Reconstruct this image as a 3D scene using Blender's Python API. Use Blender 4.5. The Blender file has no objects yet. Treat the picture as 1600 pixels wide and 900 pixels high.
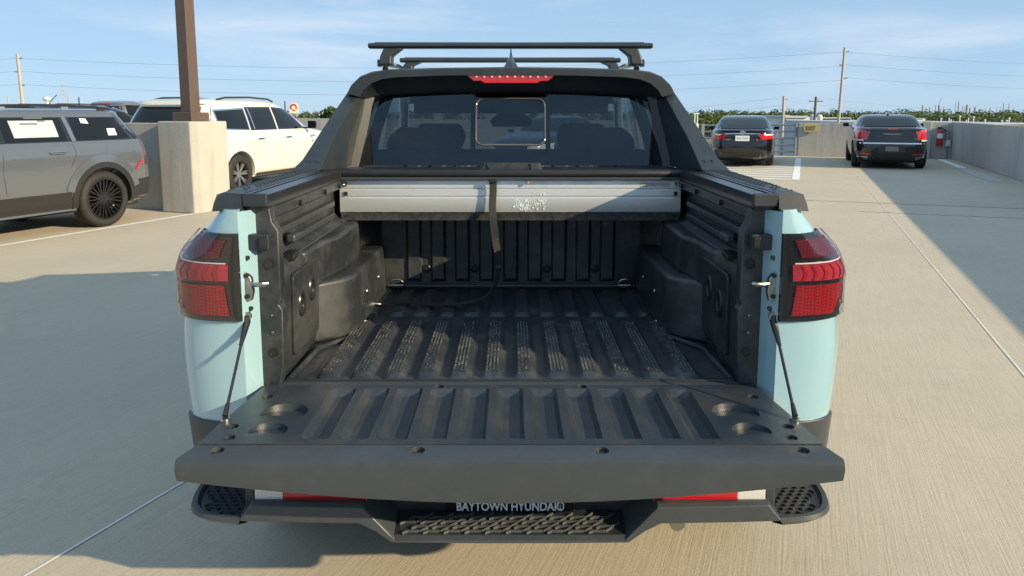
import bpy, bmesh, math, random
from mathutils import Vector, Matrix
R = math.radians
random.seed(7)
S = bpy.context.scene
C = S.collection

# ------------------------------------------------------------------ camera
cam_d = bpy.data.cameras.new('camera')
cam = bpy.data.objects.new('camera', cam_d); C.objects.link(cam)
cam.location = (0, 0, 1.53)
cam.rotation_euler = (R(90 - 8.05), 0, 0)
cam_d.sensor_width = 36.0
cam_d.lens = 1180 / 1600 * 36
cam_d.shift_y = -(450 - 343) / 1600
cam_d.clip_start = 0.05
cam_d.clip_end = 20000
S.camera = cam

# ------------------------------------------------------------------ light
SUN = Vector((2.25, -1.3, 1.0)).normalized()
EL = math.asin(SUN.z); AZ = math.atan2(SUN.x, SUN.y)
w = bpy.data.worlds.new('World'); S.world = w; w.use_nodes = True
nt = w.node_tree; nt.nodes.clear()
N = nt.nodes.new; Lk = nt.links.new
out = N('ShaderNodeOutputWorld'); bg = N('ShaderNodeBackground')
sky = N('ShaderNodeTexSky'); sky.sky_type = 'NISHITA'; sky.sun_disc = False
sky.sun_elevation = EL; sky.sun_rotation = AZ
sky.air_density = 0.6; sky.dust_density = 0.2; sky.ozone_density = 1.5; sky.altitude = 20
tc = N('ShaderNodeTexCoord')
mp = N('ShaderNodeMapping'); mp.inputs['Scale'].default_value = (1.6, 1.6, 9.0)
no = N('ShaderNodeTexNoise'); no.inputs['Scale'].default_value = 2.3; no.inputs['Detail'].default_value = 7; no.inputs['Roughness'].default_value = 0.58
no.inputs['Distortion'].default_value = 0.35
cr = N('ShaderNodeValToRGB'); cr.color_ramp.elements[0].position = 0.46; cr.color_ramp.elements[1].position = 0.72
cr.color_ramp.elements[0].color = (0, 0, 0, 1); cr.color_ramp.elements[1].color = (0.55, 0.55, 0.55, 1)
no2 = N('ShaderNodeTexNoise'); no2.inputs['Scale'].default_value = 1.2; no2.inputs['Detail'].default_value = 3
ad = N('ShaderNodeMath'); ad.operation = 'MULTIPLY'
cr2 = N('ShaderNodeMapRange'); cr2.inputs[1].default_value = 0.38; cr2.inputs[2].default_value = 0.62
mx = N('ShaderNodeMix'); mx.data_type = 'RGBA'
mx.inputs[7].default_value = (4.9, 5.3, 5.8, 1)
Lk(tc.outputs['Generated'], mp.inputs[0]); Lk(mp.outputs[0], no.inputs[0]); Lk(mp.outputs[0], no2.inputs[0])
Lk(no.outputs[0], cr.inputs[0]); Lk(no2.outputs[0], cr2.inputs[0])
Lk(cr.outputs[0], ad.inputs[0]); Lk(cr2.outputs[0], ad.inputs[1]); Lk(ad.outputs[0], mx.inputs[0])
veil = N('ShaderNodeMix'); veil.data_type = 'RGBA'; veil.inputs[0].default_value = 0.85; veil.inputs[7].default_value = (2.35, 3.5, 4.75, 1)   # thin high haze over the whole sky
Lk(sky.outputs[0], veil.inputs[6]); Lk(veil.outputs[2], mx.inputs[6]); Lk(mx.outputs[2], bg.inputs[0])
bg.inputs[1].default_value = 0.10
Lk(bg.outputs[0], out.inputs[0])
sd = bpy.data.lights.new('sun', 'SUN'); sd.energy = 4.0; sd.angle = R(0.53); sd.color = (1.0, 0.82, 0.53)
so = bpy.data.objects.new('sun', sd); C.objects.link(so)
so.rotation_euler = (-SUN).to_track_quat('-Z', 'Y').to_euler(); so.location = (20, -12, 20)
S.view_settings.view_transform = 'Standard'; S.view_settings.look = 'None'
S.view_settings.exposure = 0.80; S.view_settings.gamma = 1.0

# ------------------------------------------------------------------ materials
MATS = {}
def mat(name, col, rough=0.5, metal=0.0, spec=0.5, coat=0.0, var=0.0, vscale=3.0, var_col=None, bump=0.0, bscale=200.0,
        stretch=None, rot=0.0, dust=None, dscale=6.0, damt=0.5, rvar=0.0, bdist=0.002):
    if name in MATS: return MATS[name]
    m = bpy.data.materials.new(name); m.use_nodes = True
    t = m.node_tree; b = t.nodes['Principled BSDF']; n = t.nodes.new; l = t.links.new
    b.inputs['Base Color'].default_value = (*col, 1); b.inputs['Roughness'].default_value = rough
    b.inputs['Metallic'].default_value = metal; b.inputs['Specular IOR Level'].default_value = spec
    b.inputs['Coat Weight'].default_value = coat; b.inputs['Coat IOR'].default_value = 1.65; b.inputs['Coat Roughness'].default_value = 0.03
    co = n('ShaderNodeTexCoord'); src = co.outputs['Object']; last = None
    if var > 0:
        z = n('ShaderNodeTexNoise'); z.inputs['Scale'].default_value = vscale; z.inputs['Detail'].default_value = 6
        z.inputs['Roughness'].default_value = 0.65
        l(src, z.inputs[0])
        mr = n('ShaderNodeMapRange'); mr.inputs[1].default_value = 0.3; mr.inputs[2].default_value = 0.7
        l(z.outputs[0], mr.inputs[0])
        k = n('ShaderNodeMix'); k.data_type = 'RGBA'
        c2 = var_col or tuple(c * (1 - var) for c in col)
        k.inputs[6].default_value = (*col, 1); k.inputs[7].default_value = (*c2, 1)
        l(mr.outputs[0], k.inputs[0]); last = k.outputs[2]
        if rvar:
            rr = n('ShaderNodeMapRange'); rr.inputs[1].default_value = 0.3; rr.inputs[2].default_value = 0.7
            rr.inputs[3].default_value = max(0.02, rough - rvar); rr.inputs[4].default_value = min(1, rough + rvar)
            l(z.outputs[0], rr.inputs[0]); l(rr.outputs[0], b.inputs['Roughness'])
    if dust:
        z = n('ShaderNodeTexNoise'); z.inputs['Scale'].default_value = dscale; z.inputs['Detail'].default_value = 9
        z.inputs['Roughness'].default_value = 0.75; l(src, z.inputs[0])
        mr = n('ShaderNodeMapRange'); mr.inputs[1].default_value = 0.46; mr.inputs[2].default_value = 0.78; mr.inputs[4].default_value = damt
        l(z.outputs[0], mr.inputs[0])
        k = n('ShaderNodeMix'); k.data_type = 'RGBA'
        k.inputs[6].default_value = (*col, 1)
        if last: l(last, k.inputs[6])
        k.inputs[7].default_value = (*dust, 1); l(mr.outputs[0], k.inputs[0]); last = k.outputs[2]
    if last: l(last, b.inputs['Base Color'])
    if bump > 0:
        z = n('ShaderNodeTexNoise'); z.inputs['Scale'].default_value = bscale; z.inputs['Detail'].default_value = 3
        s2 = src
        if stretch:
            p = n('ShaderNodeMapping'); p.inputs['Scale'].default_value = stretch; p.inputs['Rotation'].default_value = (0, 0, rot)
            l(src, p.inputs[0]); s2 = p.outputs[0]
        l(s2, z.inputs[0])
        u = n('ShaderNodeBump'); u.inputs['Strength'].default_value = bump; u.inputs['Distance'].default_value = bdist
        l(z.outputs[0], u.inputs['Height']); l(u.outputs[0], b.inputs['Normal'])
    MATS[name] = m
    return m

def glass_mat(name, tint, rough=0.0, r0=0.05, refl=(1, 1, 1)):
    m = bpy.data.materials.new(name); m.use_nodes = True
    t = m.node_tree; t.nodes.clear(); n = t.nodes.new; l = t.links.new
    o = n('ShaderNodeOutputMaterial'); mi = n('ShaderNodeMixShader'); tr = n('ShaderNodeBsdfTransparent'); gl = n('ShaderNodeBsdfGlossy')
    lw = n('ShaderNodeLayerWeight'); lw.inputs[0].default_value = 0.5; pw = n('ShaderNodeMath'); pw.operation = 'POWER'; pw.inputs[1].default_value = 5
    fr = n('ShaderNodeMapRange'); fr.inputs[3].default_value = r0; l(lw.outputs['Facing'], pw.inputs[0]); l(pw.outputs[0], fr.inputs[0])
    tr.inputs[0].default_value = (*tint, 1); gl.inputs['Roughness'].default_value = rough; gl.inputs[0].default_value = (*refl, 1)
    l(fr.outputs[0], mi.inputs[0]); l(tr.outputs[0], mi.inputs[1]); l(gl.outputs[0], mi.inputs[2]); l(mi.outputs[0], o.inputs[0])
    MATS[name] = m; return m

M = {}
LANE = R(21.0)
M['paint_blue'] = mat('sage_blue_paint', (0.29, 0.465, 0.545), 0.18, 0.0, 0.5, 1.0, var=0.04, vscale=2)
M['liner'] = mat('bed_liner_plastic', (0.019, 0.023, 0.029), 0.38, spec=0.6, bump=0.25, bscale=900, dust=(0.15, 0.15, 0.145), dscale=5, damt=0.5)
M['liner_worn'] = mat('worn_tailgate_plastic', (0.022, 0.030, 0.040), 0.33, spec=0.65, bump=0.22, bscale=900, dust=(0.13, 0.105, 0.085), dscale=7, damt=0.40, rvar=0.0)
M['trim'] = mat('black_textured_trim', (0.021, 0.028, 0.036), 0.42, bump=0.3, bscale=1100, var=0.2, vscale=4, dust=(0.09, 0.085, 0.075), dscale=9, damt=0.25)
M['spoiler'] = mat('charcoal_trim', (0.044, 0.053, 0.062), 0.38, bump=0.12, bscale=1200, var=0.15, vscale=2.5, dust=(0.12, 0.12, 0.11), dscale=14, damt=0.18)
M['gloss_black'] = mat('gloss_black', (0.012, 0.012, 0.014), 0.12, spec=0.5, coat=0.6)
M['satin_black'] = mat('satin_black', (0.018, 0.018, 0.020), 0.30, bump=0.05, bscale=600, dust=(0.10, 0.095, 0.085), dscale=12, damt=0.15)
M['dark'] = mat('dark_underbody', (0.012, 0.012, 0.012), 0.8)
M['rubber'] = mat('tyre_rubber', (0.018, 0.018, 0.019), 0.70, var=0.3, vscale=10, dust=(0.08, 0.075, 0.07), dscale=8, damt=0.25)
M['chrome'] = mat('chrome', (0.75, 0.76, 0.78), 0.10, 1.0)
M['steel'] = mat('zinc_steel', (0.50, 0.50, 0.49), 0.35, 1.0, var=0.3, vscale=30)
M['interior'] = mat('seat_fabric', (0.020, 0.021, 0.024), 0.8)
M['webbing'] = mat('black_webbing', (0.022, 0.022, 0.022), 0.7, bump=0.4, bscale=300, stretch=(1, 1, 12), dust=(0.12, 0.11, 0.1), dscale=10, damt=0.4)
M['glass_rear'] = glass_mat('tinted_rear_glass', (0.15, 0.18, 0.21), r0=0.062, refl=(0.72, 0.86, 1.0))
M['glass_clear'] = glass_mat('clear_glass', (0.80, 0.86, 0.84), r0=0.045)
M['lens'] = glass_mat('clear_lens', (0.80, 0.75, 0.77), r0=0.055)
M['glass_car'] = mat('car_window_glass', (0.008, 0.010, 0.013), 0.03, spec=0.4)
M['white_letter'] = mat('white_letter', (0.85, 0.86, 0.88), 0.4)

def red_mat(name, col, scale, rough=0.15, glow=0.0):
    m = bpy.data.materials.new(name); m.use_nodes = True; t = m.node_tree; n = t.nodes.new; l = t.links.new
    b = t.nodes['Principled BSDF']; b.inputs['Roughness'].default_value = rough; b.inputs['Coat Weight'].default_value = 0.5
    co = n('ShaderNodeTexCoord'); p = n('ShaderNodeMapping'); p.inputs['Rotation'].default_value = (0, R(45), 0)
    ch = n('ShaderNodeTexChecker'); ch.inputs['Scale'].default_value = scale
    ch.inputs[1].default_value = (*col, 1); ch.inputs[2].default_value = (*[c * 0.50 for c in col], 1)
    l(co.outputs['Object'], p.inputs[0]); l(p.outputs[0], ch.inputs[0]); l(ch.outputs[0], b.inputs['Base Color'])
    u = n('ShaderNodeBump'); u.inputs['Strength'].default_value = 0.5; u.inputs['Distance'].default_value = 0.002
    l(ch.outputs['Fac'], u.inputs['Height']); l(u.outputs[0], b.inputs['Normal'])
    MATS[name] = m; return m
M['red_diamond'] = red_mat('red_diamond_lens', (0.42, 0.014, 0.020), 150)
M['red_dark'] = red_mat('dark_red_lens', (0.15, 0.009, 0.024), 170)
M['red_band'] = mat('bright_red_lens', (0.56, 0.040, 0.070), 0.18, coat=0.5, var=0.35, vscale=60)
M['red_line'] = mat('thin_red_lens', (0.42, 0.014, 0.02), 0.15, coat=0.5)
M['red_reflector'] = red_mat('red_reflector', (0.60, 0.012, 0.018), 300, 0.2)
def clear_refl():
    m = red_mat('white_reflector', (0.80, 0.80, 0.80), 420, 0.2); return m
M['white_reflector'] = clear_refl()

# tonneau aluminium with smears
def alu():
    m = mat('brushed_aluminium', (0.70, 0.73, 0.75), 0.40, 0.60, var=0.15, vscale=5, bump=0.12, bscale=60, stretch=(1, 20, 20), rvar=0.1)
    return m
M['alu'] = alu()
M['alu_worn'] = mat('worn_aluminium_edge', (0.30, 0.31, 0.32), 0.45, 0.7, var=0.6, vscale=40)

def concrete(name, col, col2, broom=0.0, streak=False, scale=0.6):
    m = bpy.data.materials.new(name); m.use_nodes = True; t = m.node_tree; n = t.nodes.new; l = t.links.new
    b = t.nodes['Principled BSDF']; b.inputs['Roughness'].default_value = 0.85; b.inputs['Specular IOR Level'].default_value = 0.3
    co = n('ShaderNodeTexCoord'); ro = n('ShaderNodeMapping'); ro.inputs['Rotation'].default_value = (0, 0, LANE)
    l(co.outputs['Object'], ro.inputs[0]); src = ro.outputs[0]
    def noise(sc, det, rough, st=None, dist=0.0):
        z = n('ShaderNodeTexNoise'); z.inputs['Scale'].default_value = sc; z.inputs['Detail'].default_value = det
        z.inputs['Roughness'].default_value = rough; z.inputs['Distortion'].default_value = dist
        if st:
            p = n('ShaderNodeMapping'); p.inputs['Scale'].default_value = st; l(src, p.inputs[0]); l(p.outputs[0], z.inputs[0])
        else: l(src, z.inputs[0])
        return z.outputs[0]
    def rng(s, a, b_, c=0, d=1):
        r = n('ShaderNodeMapRange'); r.inputs[1].default_value = a; r.inputs[2].default_value = b_
        r.inputs[3].default_value = c; r.inputs[4].default_value = d; l(s, r.inputs[0]); return r.outputs[0]
    def mixc(f, a, bcol, mode='MIX'):
        k = n('ShaderNodeMix'); k.data_type = 'RGBA'; k.blend_type = mode
        if isinstance(f, float): k.inputs[0].default_value = f
        else: l(f, k.inputs[0])
        if isinstance(a, tuple): k.inputs[6].default_value = (*a, 1)
        else: l(a, k.inputs[6])
        if isinstance(bcol, tuple): k.inputs[7].default_value = (*bcol, 1)
        else: l(bcol, k.inputs[7])
        return k.outputs[2]
    c = mixc(rng(noise(scale, 8, 0.62), 0.35, 0.68), col, col2)
    # dark blotches, tyre tracks, fine speckle
    c = mixc(rng(noise(0.35, 5, 0.6, (1.0, 0.40, 1.0), 0.8), 0.48, 0.72, 0, 0.30), c, tuple(x * 0.55 for x in col))
    c = mixc(rng(noise(3.0, 9, 0.75), 0.56, 0.76, 0, 0.38), c, tuple(x * 0.55 for x in col2))
    c = mixc(rng(noise(14.0, 8, 0.8), 0.50, 0.75, 0, 0.22), c, tuple(x * 0.6 for x in col2))
    c = mixc(rng(noise(110.0, 3, 0.7), 0.36, 0.68, 0.0, 0.34), c, tuple(x * 0.5 for x in col2))
    c = mixc(rng(noise(2.6, 3, 0.6), 0.70, 0.74, 0, 0.30), c, tuple(x * 0.35 for x in col))
    vo = n('ShaderNodeTexVoronoi'); vo.feature = 'DISTANCE_TO_EDGE'; vo.inputs['Scale'].default_value = 0.42
    wp = n('ShaderNodeMix'); wp.data_type = 'RGBA'; wp.blend_type = 'LINEAR_LIGHT'; wp.inputs[0].default_value = 0.12; l(src, wp.inputs[6])
    wn = n('ShaderNodeTexNoise'); wn.inputs['Scale'].default_value = 2.0; wn.inputs['Detail'].default_value = 6; l(src, wn.inputs[0]); l(wn.outputs['Color'], wp.inputs[7]); l(wp.outputs[2], vo.inputs[0])
    c = mixc(rng(vo.outputs['Distance'], 0.0, 0.003, 0.10, 0.0), c, tuple(x * 0.3 for x in col))
    if streak:
        c = mixc(rng(noise(1.6, 7, 0.72, (2.0, 2.0, 0.30), 0.5), 0.50, 0.66, 0, 0.60), c, tuple(x * 0.55 for x in col))
        c = mixc(rng(noise(5.0, 6, 0.7, (3.0, 3.0, 0.12), 0.2), 0.60, 0.74, 0, 0.45), c, tuple(min(1, x * 1.3) for x in col))
    if broom > 0:
        h = noise(1.0, 3, 0.6, (95.0, 2.2, 1.0), 0.9)
        c = mixc(rng(h, 0.44, 0.66, 0, 0.20), c, tuple(x * 0.48 for x in col))
        u = n('ShaderNodeBump'); u.inputs['Strength'].default_value = broom; u.inputs['Distance'].default_value = 0.006
        l(h, u.inputs['Height']); u2 = n('ShaderNodeBump'); u2.inputs['Strength'].default_value = 0.25; u2.inputs['Distance'].default_value = 0.004
        l(noise(70.0, 4, 0.7), u2.inputs['Height']); l(u.outputs[0], u2.inputs['Normal']); l(u2.outputs[0], b.inputs['Normal'])
    else:
        u2 = n('ShaderNodeBump'); u2.inputs['Strength'].default_value = 0.3; u2.inputs['Distance'].default_value = 0.01
        l(noise(18.0, 6, 0.7), u2.inputs['Height']); l(u2.outputs[0], b.inputs['Normal'])
    l(c, b.inputs['Base Color']); MATS[name] = m; return m
M['deck'] = concrete('broomed_concrete', (0.585, 0.51, 0.395), (0.52, 0.46, 0.36), broom=0.26)
M['wall'] = concrete('wall_concrete', (0.50, 0.49, 0.455), (0.43, 0.42, 0.395), streak=True, scale=0.9)
M['line'] = mat('worn_white_paint', (0.86, 0.86, 0.84), 0.7, var=0.3, vscale=6, var_col=(0.76, 0.75, 0.72))
M['line_faded'] = mat('faded_white_paint', (0.52, 0.51, 0.48), 0.8, var=0.3, vscale=4, var_col=(0.37, 0.35, 0.31))
M['joint'] = mat('pale_joint_sealant', (0.80, 0.81, 0.82), 0.7, var=0.3, vscale=5, var_col=(0.62, 0.61, 0.58))
M['joint_dark'] = mat('dark_joint', (0.20, 0.19, 0.17), 0.9)

# ------------------------------------------------------------------ mesh helpers
class MB:
    def __init__(s): s.v = []; s.f = []
    def add(s, vs, fs):
        o = len(s.v); s.v += [tuple(p) for p in vs]; s.f += [tuple(i + o for i in f) for f in fs]; return s
    def box(s, x0, x1, y0, y1, z0, z1):
        return s.add([(x, y, z) for x in (x0, x1) for y in (y0, y1) for z in (z0, z1)],
                     [(0, 1, 3, 2), (4, 6, 7, 5), (0, 4, 5, 1), (2, 3, 7, 6), (0, 2, 6, 4), (1, 5, 7, 3)])
    def grid(s, rows, loop=False):
        n = len(rows[0]); vs = [p for r in rows for p in r]; fs = []
        for i in range(len(rows) - 1):
            for j in range(n if loop else n - 1):
                k = (j + 1) % n
                fs.append((i * n + j, i * n + k, (i + 1) * n + k, (i + 1) * n + j))
        return s.add(vs, fs)
    def prism(s, poly, a0, a1, fn=None, axis='z'):
        # poly of 2D points extruded; axis names the extrusion axis
        mk = {'z': lambda p, a: (p[0], p[1], a), 'y': lambda p, a: (p[0], a, p[1]), 'x': lambda p, a: (a, p[0], p[1])}[axis]
        n = len(poly)
        return s.add([mk(p, a0) for p in poly] + [mk(p, a1) for p in poly],
                     [tuple(range(n))[::-1], tuple(range(n, 2 * n))] + [(i, (i + 1) % n, n + (i + 1) % n, n + i) for i in range(n)])
    def loft(s, rings, caps=True):
        n = len(rings[0]); vs = [p for r in rings for p in r]; fs = []
        for i in range(len(rings) - 1):
            for j in range(n):
                k = (j + 1) % n; fs.append((i * n + j, i * n + k, (i + 1) * n + k, (i + 1) * n + j))
        if caps: fs += [tuple(range(n))[::-1], tuple(range((len(rings) - 1) * n, len(rings) * n))]
        return s.add(vs, fs)
    def tube(s, path, r, n=8):
        path = [Vector(p) for p in path]; rings = []
        for i, p in enumerate(path):
            d = (path[min(i + 1, len(path) - 1)] - path[max(i - 1, 0)]).normalized()
            a = d.cross(Vector((0, 0, 1))); a = a if a.length > 1e-3 else d.cross(Vector((1, 0, 0))); a.normalize(); b = d.cross(a)
            rr = r[i] if isinstance(r, (list, tuple)) else r
            rings.append([tuple(p + (a * math.cos(2 * math.pi * k / n) + b * math.sin(2 * math.pi * k / n)) * rr) for k in range(n)])
        return s.loft(rings)
    def lathe(s, prof, c, axis='x', n=32, sgn=1):
        rings = []
        for (r, h) in prof:
            ring = []
            for k in range(n):
                a = 2 * math.pi * k / n; p, q = r * math.cos(a), r * math.sin(a)
                ring.append({'x': (c[0] + sgn * h, c[1] + p, c[2] + q), 'y': (c[0] + p, c[1] + sgn * h, c[2] + q), 'z': (c[0] + p, c[1] + q, c[2] + sgn * h)}[axis])
            rings.append(ring)
        n0 = len(s.f); s.loft(rings)
        if prof[-1][0] > 1e-6: s.f.pop(-1)
        if prof[0][0] > 1e-6: s.f.pop(-2 if prof[-1][0] <= 1e-6 else -1)
        return s
    def mirror(s):
        m = MB(); m.v = [(-x, y, z) for x, y, z in s.v]; m.f = [f[::-1] for f in s.f]; return m
    def merge(s, o, mtx=None):
        return s.add([(mtx @ Vector(p)) if mtx else p for p in o.v], o.f)
    def mesh(s, name, mt, org=(0, 0, 0), ang=35, recalc=True):
        me = bpy.data.meshes.new(name)
        me.from_pydata([(x - org[0], y - org[1], z - org[2]) for x, y, z in s.v], [], s.f)
        if recalc:
            bm = bmesh.new(); bm.from_mesh(me); bmesh.ops.recalc_face_normals(bm, faces=bm.faces[:]); bm.to_mesh(me); bm.free()
        me.shade_smooth(); me.set_sharp_from_angle(angle=R(ang))
        if mt: me.materials.append(mt if not isinstance(mt, str) else M[mt])
        me.update(); return me
    def build(s, name, mt, parent=None, org=(0, 0, 0), bevel=0.0, seg=2, ang=35, recalc=True):
        return link(name, s.mesh(name, mt, org, ang, recalc), parent, bevel, seg)
def link(name, me, parent=None, bevel=0.0, seg=2):
    o = bpy.data.objects.new(name, me); C.objects.link(o); o.parent = parent
    if bevel:
        b = o.modifiers.new('bevel', 'BEVEL'); b.width = bevel; b.segments = seg; b.limit_method = 'ANGLE'; b.angle_limit = R(40); b.harden_normals = True
    return o
def empty(name, loc, rz=0.0):
    o = bpy.data.objects.new(name, None); C.objects.link(o); o.location = loc; o.rotation_euler = (0, 0, rz); o.empty_display_size = 0.2; return o
def tag(o, label=None, cat=None, group=None, kind=None):
    if label: o['label'] = label
    if cat: o['category'] = cat
    if group: o['group'] = group
    if kind: o['kind'] = kind
    return o
def boolean(mb, cutter, name, mt, org=(0, 0, 0), bevel=0):
    a = bpy.data.objects.new('tmp_a', mb.mesh(name, mt, org)); b = bpy.data.objects.new('tmp_b', cutter.mesh('tmp', mt, org))
    C.objects.link(a); C.objects.link(b)
    md = a.modifiers.new('b', 'BOOLEAN'); md.object = b; md.operation = 'DIFFERENCE'; md.solver = 'EXACT'
    dg = bpy.context.evaluated_depsgraph_get()
    me = bpy.data.meshes.new_from_object(a.evaluated_get(dg)); me.name = name
    bpy.data.objects.remove(a); bpy.data.objects.remove(b)
    me.shade_smooth(); me.set_sharp_from_angle(angle=R(32)); return me
def lerp(xs, ys, x):
    if x <= xs[0]: return ys[0]
    for i in range(len(xs) - 1):
        if x <= xs[i + 1]: return ys[i] + (ys[i + 1] - ys[i]) * (x - xs[i]) / (xs[i + 1] - xs[i])
    return ys[-1]
def text_mb(body, size, ext=0.001, align='CENTER', offset=0.0, sx=1.0):
    cu = bpy.data.curves.new('txt', 'FONT'); cu.body = body; cu.size = size; cu.extrude = ext; cu.align_x = align; cu.offset = offset; cu.resolution_u = 3
    o = bpy.data.objects.new('tmp_txt', cu); C.objects.link(o)
    dg = bpy.context.evaluated_depsgraph_get(); me = bpy.data.meshes.new_from_object(o.evaluated_get(dg))
    mb = MB(); mb.add([(v.co.x * sx, -v.co.z, v.co.y) for v in me.vertices], [tuple(p.vertices) for p in me.polygons])
    bpy.data.objects.remove(o); return mb      # text standing in XZ, facing -Y
def moved(mb, dx=0, dy=0, dz=0, rz=0.0):
    m = MB(); c, s_ = math.cos(rz), math.sin(rz)
    m.v = [(x * c - y * s_ + dx, x * s_ + y * c + dy, z + dz) for x, y, z in mb.v]; m.f = mb.f[:]; return m

UL = Vector((math.sin(LANE), math.cos(LANE), 0)); RL = Vector((math.cos(LANE), -math.sin(LANE), 0))
def lane(s, t, z=0.0):
    p = UL * s + RL * t; return (p.x, p.y, z)

# ================================================================== the parking deck
deck = MB()
deck.prism([lane(-22, -60)[:2], lane(-22, 5.05)[:2], lane(29.0, 5.05)[:2], lane(29.0, -60)[:2]], -0.45, 0.0)
tag(deck.build('parking_deck', 'deck'), kind='structure')
def strip(name, a, b, wd, mt, z=0.004):
    a = Vector(a); b = Vector(b); d = (b - a).normalized(); n = Vector((-d.y, d.x, 0)) * wd / 2
    seg = max(1, int((b - a).length / 0.6)); rows = []
    for i in range(seg + 1):
        p = a + (b - a) * i / seg; k = 1 + random.uniform(-0.06, 0.06)
        rows.append([(p.x - n.x * k, p.y - n.y * k, z), (p.x + n.x * k, p.y + n.y * k, z)])
    return tag(MB().grid(rows).build(name, mt, recalc=False), kind='structure')
dx, dy = UL.x, UL.y
def ext(p, s0, s1): return (p[0] + dx * s0, p[1] + dy * s0, 0), (p[0] + dx * s1, p[1] + dy * s1, 0)
strip('painted_guide_line', *ext((-1.375, 2.965), -9, 25), 0.011, 'joint')
strip('painted_guide_line', *ext((3.02, 4.29), -10, 16.2), 0.009, 'joint')
strip('stall_line', (-5.946 - 1.1, 8.642 - 2.87, 0), (-4.826, 11.521, 0), 0.095, 'line')
strip('expansion_joint', lane(14.2, -50), lane(14.2, 4.8), 0.03, 'joint_dark')
strip('repair_band', lane(12.9, 0.9), lane(12.9, 4.6), 0.09, 'line_faded', 0.004)
# hatched no-parking box behind the sedan
strip('hatch_border', lane(18.55, -0.12), lane(27.3, -0.12), 0.17, 'line')
strip('hatch_border', lane(18.62, -3.2), lane(18.62, -0.20), 0.20, 'line')
for i in range(7):
    s = 19.30 + i * 0.68
    strip('hatch_stripe', lane(s + 0.0, -3.2), lane(s + 0.0, -0.20), 0.20, 'line')
strip('bay_line', lane(28.4, 4.25), lane(24.2, 4.20), 0.20, 'line')
strip('faded_bay_line', lane(24.15, 4.19), lane(19.6, 4.10), 0.34, 'line_faded')
# faint repair patch seams
# ------------------------------------------------------------------ parapet walls
def wall_run(name, p0, p1, h0, h1, th, label, cat='wall'):
    p0 = Vector(p0); p1 = Vector(p1); d = (p1 - p0).normalized(); n = Vector((-d.y, d.x, 0)) * th
    root = empty(name, tuple((p0 + p1) / 2)); o = (p0 + p1) / 2
    def q(a, b, z): p = a + b; return (p.x, p.y, z)
    m = MB(); z0 = Vector((0, 0, 0))
    m.add([q(p0, z0, 0), q(p1, z0, 0), q(p1, n, 0), q(p0, n, 0), q(p0, z0, h0), q(p1, z0, h1), q(p1, n, h1), q(p0, n, h0)],
          [(0, 3, 2, 1), (4, 5, 6, 7), (0, 1, 5, 4), (1, 2, 6, 5), (2, 3, 7, 6), (3, 0, 4, 7)])
    m.build('wall_body', 'wall', root, org=tuple(o), bevel=0.012)
    tag(root, label, cat); return root
wall_run('parapet_wall', lane(28.8, -0.16), lane(28.8, 3.72), 1.175, 1.175, 0.2, 'pale concrete end parapet with the yellow exit sign, behind the black sedan on the right')
wall_run('parapet_wall', lane(28.8, -60), lane(28.8, -3.9), 1.36, 1.24, 0.2, 'long concrete parapet along the far edge behind the white SUV')
w3 = wall_run('parapet_wall', lane(29.0, 4.84), lane(-22, 4.84), 1.22, 1.25, -0.2, 'shaded grey concrete parapet along the right edge of the deck')
w4 = wall_run('parapet_wall', lane(9.08, -30), lane(9.08, -9.26), 1.37, 1.37, 0.2, 'low concrete half wall behind the grey SUV')
# corner pier by the extinguisher
pr = empty('concrete_pier', lane(28.9, 4.2)); po = pr.location
pm = MB(); pm.prism([lane(28.77, 3.73)[:2], lane(28.77, 3.98)[:2], lane(29.0, 3.98)[:2], lane(29.0, 3.73)[:2]], 0, 1.24)
pm.build('pier', 'wall', pr, org=tuple(po), bevel=0.012)
pm = MB(); pm.prism([lane(28.98, 3.985)[:2], lane(28.98, 4.83)[:2], lane(29.2, 4.83)[:2], lane(29.2, 3.985)[:2]], 0, 1.215)
pm.build('back_panel', 'wall', pr, org=tuple(po), bevel=0.008)
tag(pr, 'recessed concrete corner niche holding the fire extinguisher', 'wall')
# lamp base block
bl = MB(); c0 = Vector(lane(8.96, -8.55))
base = [lane(8.93, -9.25)[:2], lane(8.93, -8.62)[:2], lane(9.02, -8.55)[:2], lane(9.62, -8.52)[:2], lane(9.62, -9.25)[:2]]
bl.prism(base, 0, 1.40); tag(bl.build('concrete_block', 'wall', bevel=0.02), 'stained concrete block carrying the brown lamp post', 'concrete base')
# lamp post: square brown
M['brown'] = mat('bronze_paint', (0.105, 0.072, 0.058), 0.42, var=0.15, vscale=3)
lp = empty('lamp_post', (*lane(9.32, -8.95)[:2], 1.40))
ca, sa = math.cos(-LANE), math.sin(-LANE)
def rot2(x, y): return (x * ca - y * sa, x * sa + y * ca)
def rbox(m, hx, hy, z0, z1, hx1=None):
    hx1 = hx1 or hx; k = hx1 / hx
    b = [rot2(*p) for p in ((-hx, -hy), (hx, -hy), (hx, hy), (-hx, hy))]
    m.loft([[(x, y, z0) for x, y in b], [(x * k, y * k, z1) for x, y in b]]); return m
rbox(MB(), 0.10, 0.10, 0.03, 8.2, 0.085).build('post', 'brown', lp, bevel=0.008)
rbox(MB(), 0.19, 0.19, 0.0, 0.135).build('base_cover', 'brown', lp, bevel=0.012)
hd = rbox(MB(), 0.28, 0.20, 8.2, 8.4); hd.build('lamp_head', 'brown', lp, bevel=0.02)
tag(lp, 'brown square steel lamp post standing on the concrete block', 'lamp post')

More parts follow.
